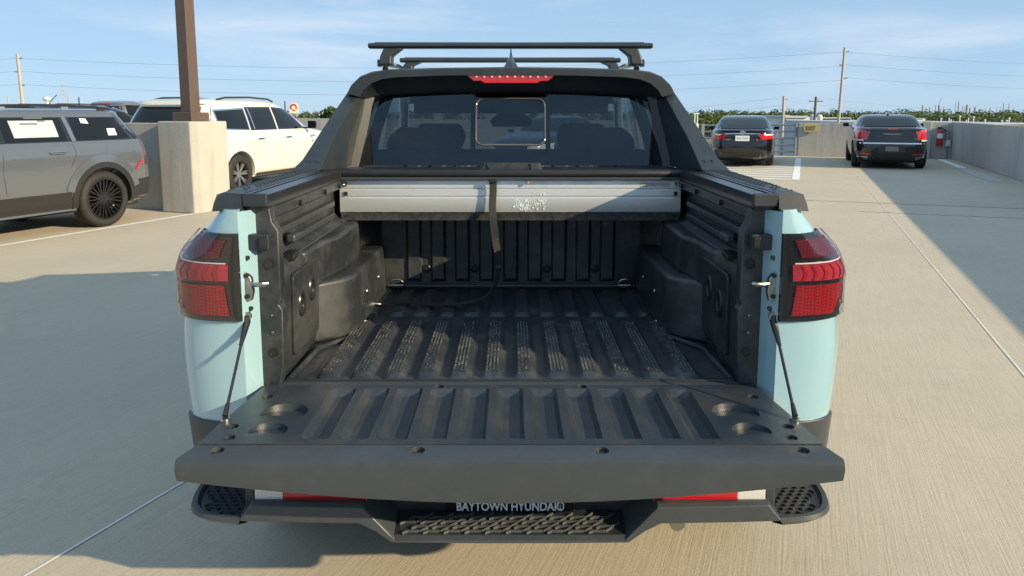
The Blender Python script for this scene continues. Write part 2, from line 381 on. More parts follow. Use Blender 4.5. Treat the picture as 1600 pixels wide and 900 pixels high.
# ------------------------------------------------------------------ steel barrier railings at the openings of the end wall
M['rail_grey'] = mat('galvanised_rail', (0.22, 0.26, 0.29), 0.45, 0.4)
M['rail_white'] = mat('white_rail', (0.62, 0.63, 0.62), 0.5)
def railing(name, t0, t1, s, h, mt, label, bars=6, r=0.035, s1=None):
    s1 = s if s1 is None else s1
    a = lane(s, t0); b = lane(s1, t1); root = empty(name, tuple((Vector(a) + Vector(b)) / 2)); o = tuple(root.location)
    for p in (a, b):
        MB().box(p[0] - 0.05, p[0] + 0.05, p[1] - 0.05, p[1] + 0.05, 0, h).build('post', mt, root, org=o, bevel=0.006)
    for i in range(bars):
        z = 0.15 + (h - 0.2) * i / (bars - 1)
        MB().tube([(a[0], a[1], z), (b[0], b[1], z)], r, 8).build('bar', mt, root, org=o)
    tag(root, label, 'railing')
railing('barrier_railing', -2.3, -0.24, 28.85, 1.15, 'rail_grey', 'blue-grey steel barrier railing right of the black sedan with the plate', 5, 0.03)
railing('barrier_railing', -3.83, -3.55, 28.75, 1.15, 'rail_white', 'white barred railing end left of the black sedan with the plate', 9, 0.022, 27.6)
railing('barrier_railing', -3.5, -2.4, 28.85, 1.12, 'rail_grey', 'steel barrier railing hidden mostly behind the black sedan with the plate', 5, 0.03)

# ------------------------------------------------------------------ exit sign, extinguisher, pipe
M['sign_yellow'] = mat('sign_yellow', (0.62, 0.50, 0.20), 0.5, var=0.1, vscale=4)
M['sign_ink'] = mat('sign_ink', (0.10, 0.085, 0.05), 0.6)
es = empty('exit_sign', lane(28.79, 0.22, 1.0), -LANE)
MB().prism([(-0.19, -0.14), (0.19, -0.14), (0.22, -0.11), (0.22, 0.11), (0.19, 0.14), (-0.19, 0.14), (-0.22, 0.11), (-0.22, -0.11)], -0.07, -0.03, axis='y').build('plate', 'sign_yellow', es, bevel=0.004)
MB().box(-0.10, 0.10, -0.03, 0.008, -0.08, 0.08).build('bracket', 'rail_grey', es)
moved(text_mb('EXIT', 0.21, 0.002, offset=0.004, sx=0.75), 0, -0.073, -0.085).build('lettering', 'sign_ink', es)
tag(es, 'small yellow exit sign on the end parapet', 'sign')
M['ext_red'] = mat('extinguisher_red', (0.45, 0.03, 0.03), 0.3)
fx = empty('fire_extinguisher', lane(28.90, 4.27, 0.55), -LANE)
prof = [(0.0, 0.0), (0.085, 0.0), (0.09, 0.02), (0.09, 0.42), (0.06, 0.50), (0.025, 0.53), (0.025, 0.57), (0, 0.57)]
MB().lathe(prof, (0, 0, -0.12), 'z', 16).build('cylinder', 'ext_red', fx)
MB().lathe([(0, 0), (0.0925, 0), (0.0925, 0.16), (0, 0.16)], (0, 0, 0.13), 'z', 16).build('label_band', 'white_letter', fx)
MB().box(-0.10, 0.05, -0.02, 0.02, 0.45, 0.50).build('handle', 'satin_black', fx, bevel=0.004)
MB().tube([(0.05, 0, 0.46), (0.14, -0.02, 0.42), (0.17, -0.02, 0.25), (0.14, -0.03, 0.05)], 0.014, 8).build('hose', 'satin_black', fx)
MB().box(-0.06, 0.06, 0.06, 0.085, -0.1, 0.4).build('bracket', 'steel', fx)
tag(fx, 'red fire extinguisher mounted in the corner niche', 'extinguisher')
jb = empty('junction_box', lane(28.94, 4.52, 0.42), -LANE)
MB().box(-0.065, 0.065, -0.09, 0.04, 0, 0.20).build('box', 'rail_white', jb, bevel=0.006)
cp = [(0.0, -0.02, 0.0), (0.0, -0.02, -0.42)]
MB().tube(cp, 0.016, 8).build('conduit', 'rail_grey', jb)
cp = [(0.03, -0.02, 0.2), (0.03, -0.02, 0.42), (0.0, -0.02, 0.50), (-0.12, -0.02, 0.53), (-0.3, -0.02, 0.52)]
MB().tube(cp, 0.016, 8).build('conduit', 'rail_grey', jb)
tag(jb, 'small white electrical box with conduit beside the extinguisher', 'electrical box')
dp = empty('drain_pipe', lane(28.70, 4.74, 0), 0)
MB().tube([(0, 0, 0.0), (0, 0, 1.0)], 0.045, 12).build('pipe', 'rail_grey', dp)
MB().tube([(0, 0, 1.0), (0.03, 0.03, 1.06), (0.09, 0.1, 1.08)], 0.045, 12).build('elbow', 'rail_grey', dp)
for z in (0.3, 0.8): MB().lathe([(0.046, 0), (0.055, 0), (0.055, 0.04), (0.046, 0.04)], (0, 0, z), 'z', 12).build('clamp', 'steel', dp)
tag(dp, 'grey vertical drain pipe in the right wall corner', 'pipe')
# ================================================================== the open pickup truck
TX, TY = -0.005, 4.2
truck = empty('pickup_truck', (TX, TY, 0))
tag(truck, 'sage blue pickup truck with its black tailgate lowered toward the camera', 'pickup truck')
TO = (0, TY, 0)
def tp(name, mb, mt, parent=None, **k): return mb.build(name, mt, parent or truck, org=TO, **k)
def pair(name, mb, mt, parents=(None, None), **k):
    return [tp(name, mb.mirror() if s < 0 else mb, mt, parents[i], **k) for i, s in enumerate((-1, 1))]

# ---- body sides: rear corner plan curve then the flank
PLAN = [(0.744, 2.040), (0.790, 2.042), (0.830, 2.050), (0.865, 2.064), (0.893, 2.086), (0.912, 2.118), (0.924, 2.165), (0.931, 2.23), (0.934, 2.32),
        (0.938, 2.5), (0.942, 2.8), (0.945, 3.2), (0.945, 3.8), (0.943, 4.6), (0.940, 5.3), (0.935, 5.8), (0.92, 6.2), (0.88, 6.5), (0.80, 6.72), (0.66, 6.84), (0.40, 6.90), (0.0, 6.92)]
ZP = [0.33, 0.42, 0.55, 0.66, 0.72, 0.80, 0.88, 0.957, 1.02, 1.084, 1.14, 1.205, 1.24, 1.268]
XP = [0.890, 0.930, 0.950, 0.960, 0.965, 0.971, 0.972, 0.962, 0.958, 0.960, 0.938, 0.874, 0.852, 0.818]
def bodyx(x, z): # shrink of the plan outline with height
    k = lerp(ZP, XP, z) / 0.932
    return x * k if x > 0.9 else 0.744 + (x - 0.744) * ((0.932 * k - 0.744) / (0.932 - 0.744)) if x > 0.744 else x
def top(D): return lerp([2.0, 3.2, 3.6, 5.4, 5.8, 6.9], [1.268, 1.268, 1.22, 1.16, 1.10, 0.98], D)
def side_surface(cols, z0, zt, n, off=0.0):
    rows = []
    for i in range(n + 1):
        row = []
        for (x, D) in cols:
            t = top(D) if zt is None else zt
            zz0 = (0.52 if D < 2.47 else z0) if zt is None else z0
            z = zz0 + (t - zz0) * i / n
            zz = z if D < 3.2 else 0.33 + (z - 0.33) * (1.268 - 0.33) / (top(D) - 0.33)
            row.append((bodyx(x, zz), D, z))
        rows.append(row)
    if off:
        res = []
        for i, row in enumerate(rows):
            r2 = []
            for j, p in enumerate(row):
                a = Vector(row[max(j - 1, 0)]); b = Vector(row[min(j + 1, len(row) - 1)])
                c = Vector(rows[max(i - 1, 0)][j]); d = Vector(rows[min(i + 1, n)][j])
                nn = (b - a).cross(d - c)
                nn = nn.normalized() if nn.length > 1e-9 else Vector((1, 0, 0))
                if nn.dot(Vector((1, -0.6, 0))) < 0: nn = -nn
                r2.append(tuple(Vector(p) + nn * off))
            res.append(r2)
        rows = res
    return rows
def solid(rows, depth_fn):
    n = len(rows[0]); inner = [[depth_fn(p) for p in r] for r in rows]
    m = MB(); m.grid(rows); m.grid([r[::-1] for r in inner])
    m.grid([[a, b] for a, b in zip(rows[0], inner[0])]); m.grid([[a, b] for a, b in zip(rows[-1], inner[-1])])
    m.grid([[r[0], q[0]] for r, q in zip(rows, inner)]); m.grid([[r[-1], q[-1]] for r, q in zip(rows, inner)])
    return m
def weld(mb, d=1e-4):
    me = bpy.data.meshes.new('t'); me.from_pydata(mb.v, [], mb.f); bm = bmesh.new(); bm.from_mesh(me)
    bmesh.ops.remove_doubles(bm, verts=bm.verts[:], dist=d)
    bmesh.ops.dissolve_degenerate(bm, dist=1e-5, edges=bm.edges[:]); bm.verts.index_update()
    r = MB(); r.v = [tuple(v.co) for v in bm.verts]; r.f = [tuple(v.index for v in f.verts) for f in bm.faces]; bm.free(); return r
def inward(p):
    x, y, z = p
    if y < 2.3: t = 0.03; return (x - t * max(0, (x - 0.744) / 0.19), y + 0.05 * (1 - max(0, (y - 2.04) / 0.26)), z)
    if y > 6.45: return (x * 0.93, y - 0.06, z)
    return (x - 0.05, y, z)
AXR, AXF, WR = 2.88, 5.84, 0.365
for s in (-1, 1):
    rows = side_surface(PLAN, 0.33, None, 15)
    m = weld(solid(rows, inward))
    cut = MB()
    for D in (AXR, AXF): cut.lathe([(0.0, 0), (0.41, 0), (0.41, 0.5), (0, 0.5)], (0.6, D, WR + 0.01), 'x', 40)
    if s < 0: m = m.mirror(); cut = cut.mirror()
    me = boolean(m, cut, 'body_side', M['paint_blue'], TO)
    link('body_side', me, truck)
    # black lower cladding, rear corner and sills
    cols = [c for c in PLAN if c[1] < 2.45] + [(0.940, 2.462)]
    cl = solid(side_surface([(0.755, 2.04)] + cols[1:], 0.47, 0.662, 4, 0.006), lambda p: (p[0] - 0.02, p[1] + 0.012, p[2]))
    tp('bumper_corner', weld(cl if s > 0 else cl.mirror()), 'spoiler', bevel=0.004)
    sill = solid(side_surface([(0.943, 3.30), (0.945, 3.8), (0.943, 4.6), (0.94, 5.3), (0.937, 5.42)], 0.32, 0.50, 3, 0.008), lambda p: (p[0] - 0.02, p[1], p[2]))
    tp('sill_cladding', weld(sill if s > 0 else sill.mirror()), 'trim')
    for D in (AXR, AXF):
        ar = MB(); rings = []
        for k in range(25):
            a = R(-8) + R(196) * k / 24
            ro, ri = 0.455, 0.405
            xs = 0.982
            rings.append([(s * (xs - 0.05), D + ri * math.cos(a), WR + ri * math.sin(a)), (s * xs, D + ri * math.cos(a), WR + ri * math.sin(a)),
                          (s * xs, D + ro * math.cos(a), WR + ro * math.sin(a)), (s * (xs - 0.05), D + ro * math.cos(a), WR + ro * math.sin(a))])
        ar.loft(rings); tp('wheel_arch', ar, 'trim')
    # jamb that the tailgate closes on
    jr = []
    for z in (0.66, 0.75, 0.9, 1.05, 1.2, 1.262):
        jr.append([(s * 0.7445, 2.041, z), (s * 0.738, 2.052, z), (s * 0.726, 2.075, z), (s * 0.720, 2.098, z), (s * 0.714, 2.112, z), (s * 0.705, 2.13, z)])
    tp('tailgate_jamb', MB().grid(jr), 'paint_blue')
    for (x, D, z, r) in ((0.732, 2.064, 1.13, 0.0075), (0.730, 2.066, 0.985, 0.0075), (0.727, 2.072, 0.72, 0.008)):
        tp('jamb_bolt', MB().lathe([(0, -0.004), (r, -0.004), (r, 0.004), (r * 0.6, 0.005), (0, 0.005)], (s * x, D, z), 'y', 12, -1), 'gloss_black')
    # striker
    pl = MB().prism([(s * 0.738, 1.095), (s * 0.720, 1.075), (s * 0.716, 1.035), (s * 0.722, 1.01), (s * 0.735, 1.01), (s * 0.742, 1.04), (s * 0.743, 1.08)], 2.052, 2.072, axis='y')
    st = tp('striker', pl, 'steel', bevel=0.002)
    tp('striker_pin', MB().tube([(s * 0.73, 2.058, 1.060), (s * 0.70, 2.035, 1.062), (s * 0.682, 2.035, 1.063), (s * 0.672, 2.04, 1.063), (s * 0.682, 2.05, 1.056), (s * 0.715, 2.065, 1.052)], 0.005, 8), 'steel', st)
    for z in (1.083, 1.024): tp('striker_bolt', MB().lathe([(0, 0), (0.007, 0), (0.007, 0.006), (0, 0.006)], (s * 0.731, 2.054, z), 'y', 8, -1), 'satin_black', st)
    # rubber stop block at the top of the jamb
    sb = MB().box(min(s * 0.672, s * 0.735), max(s * 0.672, s * 0.735), 2.070, 2.100, 1.150, 1.195)
    b = tp('bump_stop', sb, 'trim', bevel=0.004)
    tp('bump_pad', MB().box(min(s * 0.675, s * 0.695), max(s * 0.675, s * 0.695), 2.060, 2.0705, 1.157, 1.188), 'satin_black', b, bevel=0.003)
    # bed rail cap with tread
    cap_out = [(0.812, 2.062), (0.826, 2.10), (0.838, 2.3), (0.850, 2.6), (0.862, 2.9), (0.868, 3.2), (0.868, 3.34)]
    crow = [[(s * (x + 0.008), D - (0.004 if D < 2.07 else 0), 1.262) for x, D in cap_out], [(s * (x + 0.004), D, 1.28) for x, D in cap_out],
            [(s * (x - 0.006), D + (0.012 if D < 2.07 else 0), 1.304) for x, D in cap_out],
            [(s * 0.79, max(D, 2.075), 1.312) for x, D in cap_out], [(s * 0.742, max(D, 2.075), 1.308) for x, D in cap_out], [(s * 0.740, D - (0.004 if D < 2.07 else 0), 1.262) for x, D in cap_out]]
    m = MB().grid(crow); end = [r[0] for r in crow]; m.add(end, [tuple(range(len(end)))])
    cap = tp('bed_rail_cap', m, 'trim', ang=25)
    td = MB()
    for i in range(62):
        D = 2.17 + i * 0.0165
        xo = lerp([q[1] for q in cap_out], [q[0] for q in cap_out], D)
        for j in range(6):
            x = 0.762 + j * 0.0165 + (0.008 if i % 2 else 0)
            if x > xo - 0.014 or (D < 2.3 and (j + i) % 3): continue
            z = 1.311 if x < 0.79 else 1.312 - (x - 0.79) / (xo - 0.006 - 0.79) * 0.008
            td.add([(s * (x - 0.005), D - 0.003, z), (s * (x + 0.004), D - 0.005, z), (s * (x + 0.005), D + 0.003, z), (s * (x - 0.004), D + 0.005, z), (s * x, D, z + 0.0045)], [(0, 1, 4), (1, 2, 4), (2, 3, 4), (3, 0, 4)])
    tag(tp('tread_bumps', td, 'trim', cap, ang=10), kind='stuff')
    # tonneau side track
    tr = [(0.677, 1.292), (0.677, 1.268), (0.684, 1.268), (0.684, 1.262), (0.739, 1.262), (0.739, 1.307), (0.727, 1.307), (0.727, 1.300), (0.722, 1.300), (0.722, 1.305), (0.690, 1.302), (0.683, 1.302)]
    t_ = tp('tonneau_track', MB().prism([(s * a, b) for a, b in tr], 2.085, 3.12, axis='y'), 'satin_black', bevel=0.0015)
    tp('track_end_cap', MB().box(min(s * .672, s * .741), max(s * .672, s * .741), 2.070, 2.086, 1.272, 1.309), 'trim', t_, bevel=0.004)
    lw = [(0.682, 1.262), (0.736, 1.262), (0.736, 1.235), (0.700, 1.235), (0.690, 1.225), (0.682, 1.23)]
    rl = tp('track_support', MB().prism([(s * a, b) for a, b in lw], 2.16, 3.08, axis='y'), 'liner', bevel=0.002)
    for D in (2.42, 2.75, 2.98): tp('clip', MB().lathe([(0, 0), (0.009, 0), (0.009, 0.012), (0, 0.012)], (s * 0.683, D, 1.243), 'x', 10, -s), 'satin_black', rl)
    # ---- inner liner: wall, end post, wheel housing, hatch, utility tracks
    ws = [(0.74, 0.742), (0.672, 0.746), (0.661, 0.80), (0.655, 1.02), (0.662, 1.070), (0.676, 1.093), (0.704, 1.104), (0.720, 1.125), (0.722, 1.235), (0.74, 1.235)]
    wl = tp('liner_wall', MB().prism([(s * a, b) for a, b in ws], 2.135, 3.34, axis='y'), 'liner', bevel=0.006)
    ep = [(0.722, 0.742), (0.668, 0.742), (0.656, 0.80), (0.652, 0.97), (0.662, 0.985), (0.655, 1.0), (0.655, 1.20), (0.672, 1.225), (0.676, 1.265), (0.722, 1.265)]
    post = tp('liner_post', MB().prism([(s * a, b) for a, b in ep], 2.105, 2.150, axis='y'), 'liner', bevel=0.006)
    for z, r in ((1.105, 0.016), (0.845, 0.014)):
        tp('post_slot', MB().lathe([(0, 0.0), (r, 0.0), (r, 0.003), (r * 0.75, 0.003), (r * 0.65, -0.002), (0, -0.002)], (s * 0.681, 2.1045, z), 'y', 14, -1), 'satin_black', post)
    for z in (0.955, 0.905): tp('rivet', MB().lathe([(0, 0), (0.004, 0), (0.003, 0.003), (0, 0.003)], (s * 0.683, 2.1045, z), 'y', 8, -1), 'steel', post)
    hp = [(0.68, 2.50), (0.645, 2.535), (0.585, 2.58), (0.556, 2.635), (0.548, 2.72), (0.548, 3.22), (0.565, 3.3), (0.68, 3.338)]
    tw = MB(); rings = []
    for z, k in ((0.744, -0.004), (0.86, 0.0), (0.955, 0.006)):
        rings.append([(s * (x + (k if x < 0.66 else 0)), D + (k if D < 2.7 else 0), z) for x, D in hp])
    tw.loft(rings); wh = tp('wheel_housing', tw, 'liner', bevel=0.022, seg=4)
    hu = [(0.69, 2.36), (0.648, 2.40), (0.640, 2.60), (0.615, 2.70), (0.610, 3.0), (0.63, 3.12), (0.69, 3.20)]
    tp('upper_housing', MB().loft([[(s * x, D, 0.95) for x, D in hu], [(s * (x + 0.006 if x < .68 else x), D, 1.09) for x, D in hu]]), 'liner', wh, bevel=0.016, seg=3)
    for (x, D, z) in ((0.546, 2.80, 0.86), (0.546, 3.05, 0.86)):
        tp('housing_clip', MB().lathe([(0, 0), (0.009, 0), (0.006, 0.004), (0, 0.004)], (s * x, D, z), 'x', 10, -s), 'steel', wh)
    cd = MB().prism([(2.205, 0.815), (2.215, 0.80), (2.485, 0.80), (2.495, 0.81), (2.495, 1.035), (2.48, 1.052), (2.22, 1.052), (2.205, 1.04)], s * 0.659, s * 0.648, axis='x')
    cd.v = [((abs(x) - (z - 0.93) * 0.02) * s, y, z) for x, y, z in cd.v]
    cdo = tp('storage_hatch', cd, 'liner', wl, bevel=0.004)
    for D, z in ((2.285, 0.945), (2.405, 0.965)):
        m = MB(); rr = []
        for q, h in ((1.25, 0.0), (1.15, 0.004), (0.8, 0.003), (0.7, -0.004), (0.0, -0.004)):
            rr.append([(s * (0.6475 - (z - 0.93) * 0.02 - h), D + 0.026 * q * math.cos(a), z + 0.034 * q * math.sin(a)) for a in [2 * math.pi * k / 18 for k in range(18)]])
        m.loft(rr); tp('latch_pocket', m, 'satin_black', wl)
    for z0 in (1.165, 1.118):
        ut = tp('utility_track', MB().box(min(s * .694, s * .7225), max(s * .694, s * .7225), 2.24, 2.96, z0, z0 + 0.020), 'spoiler', wl, bevel=0.003)
    tp('track_bracket', MB().box(min(s * .688, s * .7225), max(s * .688, s * .7225), 2.215, 2.236, 1.06, 1.19), 'satin_black', wl, bevel=0.003)
    tp('track_backplate', MB().box(min(s * .7125, s * .7225), max(s * .7125, s * .7225), 2.24, 2.93, 1.139, 1.164), 'liner', wl)
    cm = MB(); cm.box(min(s * .655, s * .686), max(s * .655, s * .686), 2.27, 2.35, 1.135, 1.162)
    cl = tp('tie_down_cleat', cm, 'spoiler', wl, bevel=0.009, seg=3)
    tp('cleat_stem', MB().box(min(s * .684, s * .7), max(s * .684, s * .7), 2.29, 2.33, 1.14, 1.16), 'satin_black', cl)
    tp('side_pocket', MB().prism([(s * .652, 2.24), (s * .70, 2.24), (s * .70, 2.34), (s * .665, 2.34)], 1.086, 1.104), 'satin_black', wl, bevel=0.004)

# ---- tail lamps
def lamp_rows(z0, z1, u0, u1, off, nz=10, nu=14):
    # u: 0 at the inner edge .. 1 at the wrap end, follows the plan curve
    cum = [0.0]; P = PLAN[:10]
    for i in range(1, len(P)): cum.append(cum[-1] + math.dist(P[i], P[i - 1]))
    def plan(u):
        d = u * 0.33; return lerp(cum, [p[0] for p in P], d), lerp(cum, [p[1] for p in P], d)
    def uend(z): return 0.46 + 0.54 * max(0.0, math.sin(math.pi * (z - 0.940) / (1.222 - 0.940))) ** 0.75
    rows = []
    for i in range(nz + 1):
        z = z0 + (z1 - z0) * i / nz; row = []
        for j in range(nu + 1):
            u = u0 + (u1 - u0) * j / nu
            x, D = plan(u * uend(z)); row.append((bodyx(x, min(z, 1.20)), D, z))
        rows.append(row)
    res = []
    for i, row in enumerate(rows):
        r2 = []
        for j, p in enumerate(row):
            a = Vector(row[max(j - 1, 0)]); b = Vector(row[min(j + 1, nu)]); c = Vector(rows[max(i - 1, 0)][j]); d = Vector(rows[min(i + 1, nz)][j])
            nn = (b - a).cross(d - c).normalized()
            if nn.dot(Vector((0.6, -1, 0))) < 0: nn = -nn
            nn = (nn + Vector((0, -0.5, 0))).normalized()
            r2.append(tuple(Vector(p) + nn * off))
        res.append(r2)
    return res
def lampp(name, s, parent, mt, z0, z1, u0, u1, off, th, nz=10, nu=14, bevel=0.0):
    rows = lamp_rows(z0, z1, u0, u1, off, nz, nu); back = lamp_rows(z0, z1, u0, u1, off - th, nz, nu)
    m = MB(); m.grid(rows); m.grid(back)
    m.grid([rows[0], back[0]]); m.grid([rows[-1], back[-1]]); m.grid([[r[0], q[0]] for r, q in zip(rows, back)]); m.grid([[r[-1], q[-1]] for r, q in zip(rows, back)])
    m = weld(m, 1e-5)
    return tp(name, m if s > 0 else m.mirror(), mt, parent, bevel=bevel)
for s in (-1, 1):
    lb = lampp('tail_lamp', s, None, 'gloss_black', 0.957, 1.2035, 0.0, 1.0, 0.010, 0.022)
    lampp('upper_red_segment', s, lb, 'red_dark', 1.136, 1.186, 0.16, 0.60, 0.0165, 0.003)
    lampp('upper_red_strip', s, lb, 'red_line', 1.134, 1.186, 0.68, 0.74, 0.0165, 0.003)
    lampp('brake_band', s, lb, 'red_band', 1.072, 1.118, 0.08, 0.86, 0.0165, 0.003, 6, 26)
    # chevron ribs on the brake band
    ch = MB()
    for k in range(9):
        u0 = 0.14 + k * 0.083
        rr = lamp_rows(1.074, 1.116, u0, u0 + 0.028, 0.0185, 4, 1)
        sh = [0, 1, 2, 1, 0]; rows = []
        for i, r in enumerate(rr):
            full = lamp_rows(1.074, 1.116, u0 + sh[i] * 0.012, u0 + 0.028 + sh[i] * 0.012, 0.0185, 4, 1)[i]; rows.append(full)
        ch.grid(rows)
    tp('chevron_ribs', ch if s > 0 else ch.mirror(), 'red_line', lb)
    lampp('light_pipe', s, lb, 'white_letter', 1.1195, 1.1230, 0.10, 0.86, 0.0165, 0.003, 1, 12)
    lampp('lower_red_segment', s, lb, 'red_diamond', 0.975, 1.060, 0.11, 0.575, 0.0165, 0.003)
    for k in range(3):
        lampp('outer_red_strip', s, lb, 'red_line', 0.985 + 0.004 * k, 1.066 + 0.003 * k, 0.655 + 0.095 * k, 0.680 + 0.095 * k, 0.0165, 0.003, 6, 1)
    lr = MB().grid(lamp_rows(0.962, 1.196, 0.055, 0.97, 0.0215, 14, 22))
    tp('lens', lr if s > 0 else lr.mirror(), 'lens', lb)

# ---- tailgate lowered
ZT = 0.752
def tg_half(D): return lerp([1.62, 1.70, 1.83, 2.09], [0.762, 0.742, 0.733, 0.706], D)
xb = [-1.0]
for k in range(11):
    c = (k - 5) * 0.0945
    xb += [c - 0.036, c - 0.018, c + 0.026, c + 0.036]
xb += [1.0]
Db = [1.700, 1.728, 1.740, 1.80, 1.90, 2.00, 2.040, 2.062, 2.095]
rows = []
for D in Db:
    row = []
    for i, x in enumerate(xb):
        xx = tg_half(D) * (1 if x > 0 else -1) if abs(x) == 1.0 else x
        g = 0.0
        if 0 < i < len(xb) - 1:
            q = (i - 1) % 4
            if q in (1, 2) and 1.735 < D < 2.05: g = 0.017
        row.append((xx, D, ZT - g))
    rows.append(row)
tm = MB().grid(rows); bot = [[(x, D, ZT - 0.055) for x, D, z in r] for r in rows]; tm.grid(bot)
tm.grid([rows[0], bot[0]]); tm.grid([rows[-1], bot[-1]]); tm.grid([[r[0], q[0]] for r, q in zip(rows, bot)]); tm.grid([[r[-1], q[-1]] for r, q in zip(rows, bot)])
tm = weld(tm)
cut = MB(); SCR = []
def tilted(cx, cy, r, tilt, depth):
    prof = [(0, 0), (r, 0), (r * 1.02, 0.06), (0, 0.06)]
    t = MB().lathe(prof, (0, 0, 0), 'z', 28); mt = Matrix.Translation((cx, cy, ZT - depth)) @ Matrix.Rotation(tilt, 4, 'X')
    return MB().merge(t, mt)
for s in (-1, 1):
    cut.merge(tilted(s * 0.592, 1.890, 0.060, R(-13), 0.006)); cut.merge(tilted(s * 0.598, 1.775, 0.047, R(-13), 0.005))
    for (x, D) in ((0.672, 2.00), (0.695, 1.80), (0.680, 1.735)) : SCR.append((s * x, D))
    SCR.append((s * 0.205, 2.078))
SCR_SP = [(sx, D) for sx, D in ((-0.684, 1.672), (0.684, 1.672), (-0.215, 1.672), (0.215, 1.672))]
for x, D in SCR:
    cut.merge(MB().lathe([(0, 0), (0.015, 0), (0.018, 0.05), (0, 0.05)], (x, D, ZT - 0.009), 'z', 16))
me = boolean(tm, cut, 'tailgate', M['liner_worn'], TO)
tg = link('tailgate', me, truck); b_ = tg.modifiers.new('bevel', 'BEVEL'); b_.width = 0.0035; b_.segments = 3; b_.limit_method = 'ANGLE'; b_.angle_limit = R(25); b_.harden_normals = False
for x, D in SCR: tp('screw', MB().lathe([(0, 0), (0.009, 0), (0.008, 0.004), (0.003, 0.0055), (0.003, 0.002), (0, 0.002)], (x, D, ZT - 0.0088), 'z', 10), 'satin_black', tg)
# tailgate handle-side edge trim (spoiler)
xs = [-0.762, -0.745, -0.68, -0.6, -0.5, -0.4, -0.3, -0.2, -0.1, 0.0]; xs += [-x for x in xs[-2::-1]]
def zbot(x): return 0.640 + 0.055 * (abs(x) / 0.762) ** 1.8
R0 = [(x * (0.742 / 0.762), 1.6985, ZT - 0.002) for x in xs]; R1 = [(x, 1.633, ZT - 0.005) for x in xs]; R2 = [(x, 1.624, ZT - 0.010) for x in xs]
R3 = [(x, 1.618, (ZT + zbot(x)) / 2) for x in xs]; R4 = [(x * 0.998, 1.622, zbot(x) + 0.004) for x in xs]; R5 = [(x * 0.997, 1.628, zbot(x)) for x in xs]
R6 = [(x * 0.98, 1.6985, zbot(x) + 0.012) for x in xs]
sp = MB().grid([R0, R1, R2, R3, R4, R5, R6, R0]); 
for e in (0, -1): sp.add([r[e] for r in (R0, R1, R2, R3, R4, R5, R6)], [tuple(range(7))])
sp = weld(sp); cut = MB()
for x, D in SCR_SP: cut.merge(MB().lathe([(0, 0), (0.016, 0), (0.020, 0.05), (0, 0.05)], (x, D, ZT - 0.013), 'z', 16))
me = boolean(sp, cut, 'tailgate_edge_trim', M['spoiler'], TO); tge = link('tailgate_edge_trim', me, tg)
for x, D in SCR_SP: tp('screw', MB().lathe([(0, 0), (0.009, 0), (0.008, 0.004), (0.003, 0.0055), (0.003, 0.002), (0, 0.002)], (x, D, ZT - 0.0128), 'z', 10), 'satin_black', tg)
# outer skin underneath
tp('tailgate_skin', MB().prism([(-0.70, 1.70), (0.70, 1.70), (0.695, 2.06), (-0.695, 2.06)], 0.655, 0.696), 'paint_blue', tg, bevel=0.02)
for s in (-1, 1):
    cb = tp('tailgate_cable', MB().tube([(s * 0.737, 2.055, 0.955), (s * 0.736, 2.00, 0.905), (s * 0.729, 1.845, 0.764)], 0.0042, 8), 'satin_black')
    tp('cable_sleeve', MB().tube([(s * 0.737, 2.055, 0.968), (s * 0.737, 2.052, 0.950), (s * 0.7365, 2.02, 0.921), (s * 0.736, 1.995, 0.901)], [0.010, 0.011, 0.008, 0.0055], 8), 'satin_black', cb)
    tp('cable_sleeve', MB().tube([(s * 0.7305, 1.868, 0.785), (s * 0.729, 1.842, 0.762)], [0.0055, 0.008], 8), 'satin_black', cb)
    tp('cable_eye', MB().lathe([(0, 0), (0.012, 0), (0.012, 0.008), (0, 0.008)], (s * 0.735, 2.058, 0.967), 'y', 12, -1), 'steel', cb)
    tp('cable_anchor', MB().lathe([(0, 0), (0.012, 0), (0.012, 0.006), (0, 0.006)], (s * 0.727, 1.838, 0.7525), 'z', 12), 'steel', cb)
# hinge gap cover plate between bed floor and tailgate
tp('bed_sill_plate', MB().prism([(2.095, 0.700), (2.098, 0.736), (2.108, 0.748), (2.135, 0.748), (2.135, 0.70)], -0.69, 0.69, axis='x'), 'spoiler', bevel=0.003)

# ---- bed floor with ribs
NR = 12
xb = [-0.69]
for k in range(NR):
    c = (k - (NR - 1) / 2) * 0.0985
    xb += [c - 0.040, c - 0.027, c + 0.014, c + 0.030]
xb += [0.69]
Db = [2.136, 2.165, 2.185, 2.35, 2.6, 2.755, 2.775, 2.812, 2.832, 2.84, 2.858, 2.875, 3.0, 3.2, 3.26, 3.285, 3.345]
rows = []
for D in Db:
    row = []
    for i, x in enumerate(xb):
        h = 0.0
        if 0 < i < len(xb) - 1 and (i - 1) % 4 in (1, 2) and (2.18 < D < 2.76 or 2.87 < D < 3.27): h = 0.016
        if 2.80 < D < 2.845: h = 0.006
        row.append((x, D, 0.742 + h))
    rows.append(row)
fl = MB().grid(rows); bot = [[(x, D, 0.715) for x, D, z in r] for r in rows]; fl.grid(bot)
fl.grid([rows[0], bot[0]]); fl.grid([rows[-1], bot[-1]]); fl.grid([[r[0], q[0]] for r, q in zip(rows, bot)]); fl.grid([[r[-1], q[-1]] for r, q in zip(rows, bot)])
M['liner_floor'] = mat('dusty_bed_floor', (0.020, 0.025, 0.032), 0.38, spec=0.6, bump=0.25, bscale=900, dust=(0.17, 0.15, 0.13), dscale=9, damt=0.5)
bf = tp('bed_floor', weld(fl), 'liner_floor', bevel=0.003)
dt = MB(); rd = random.Random(21)
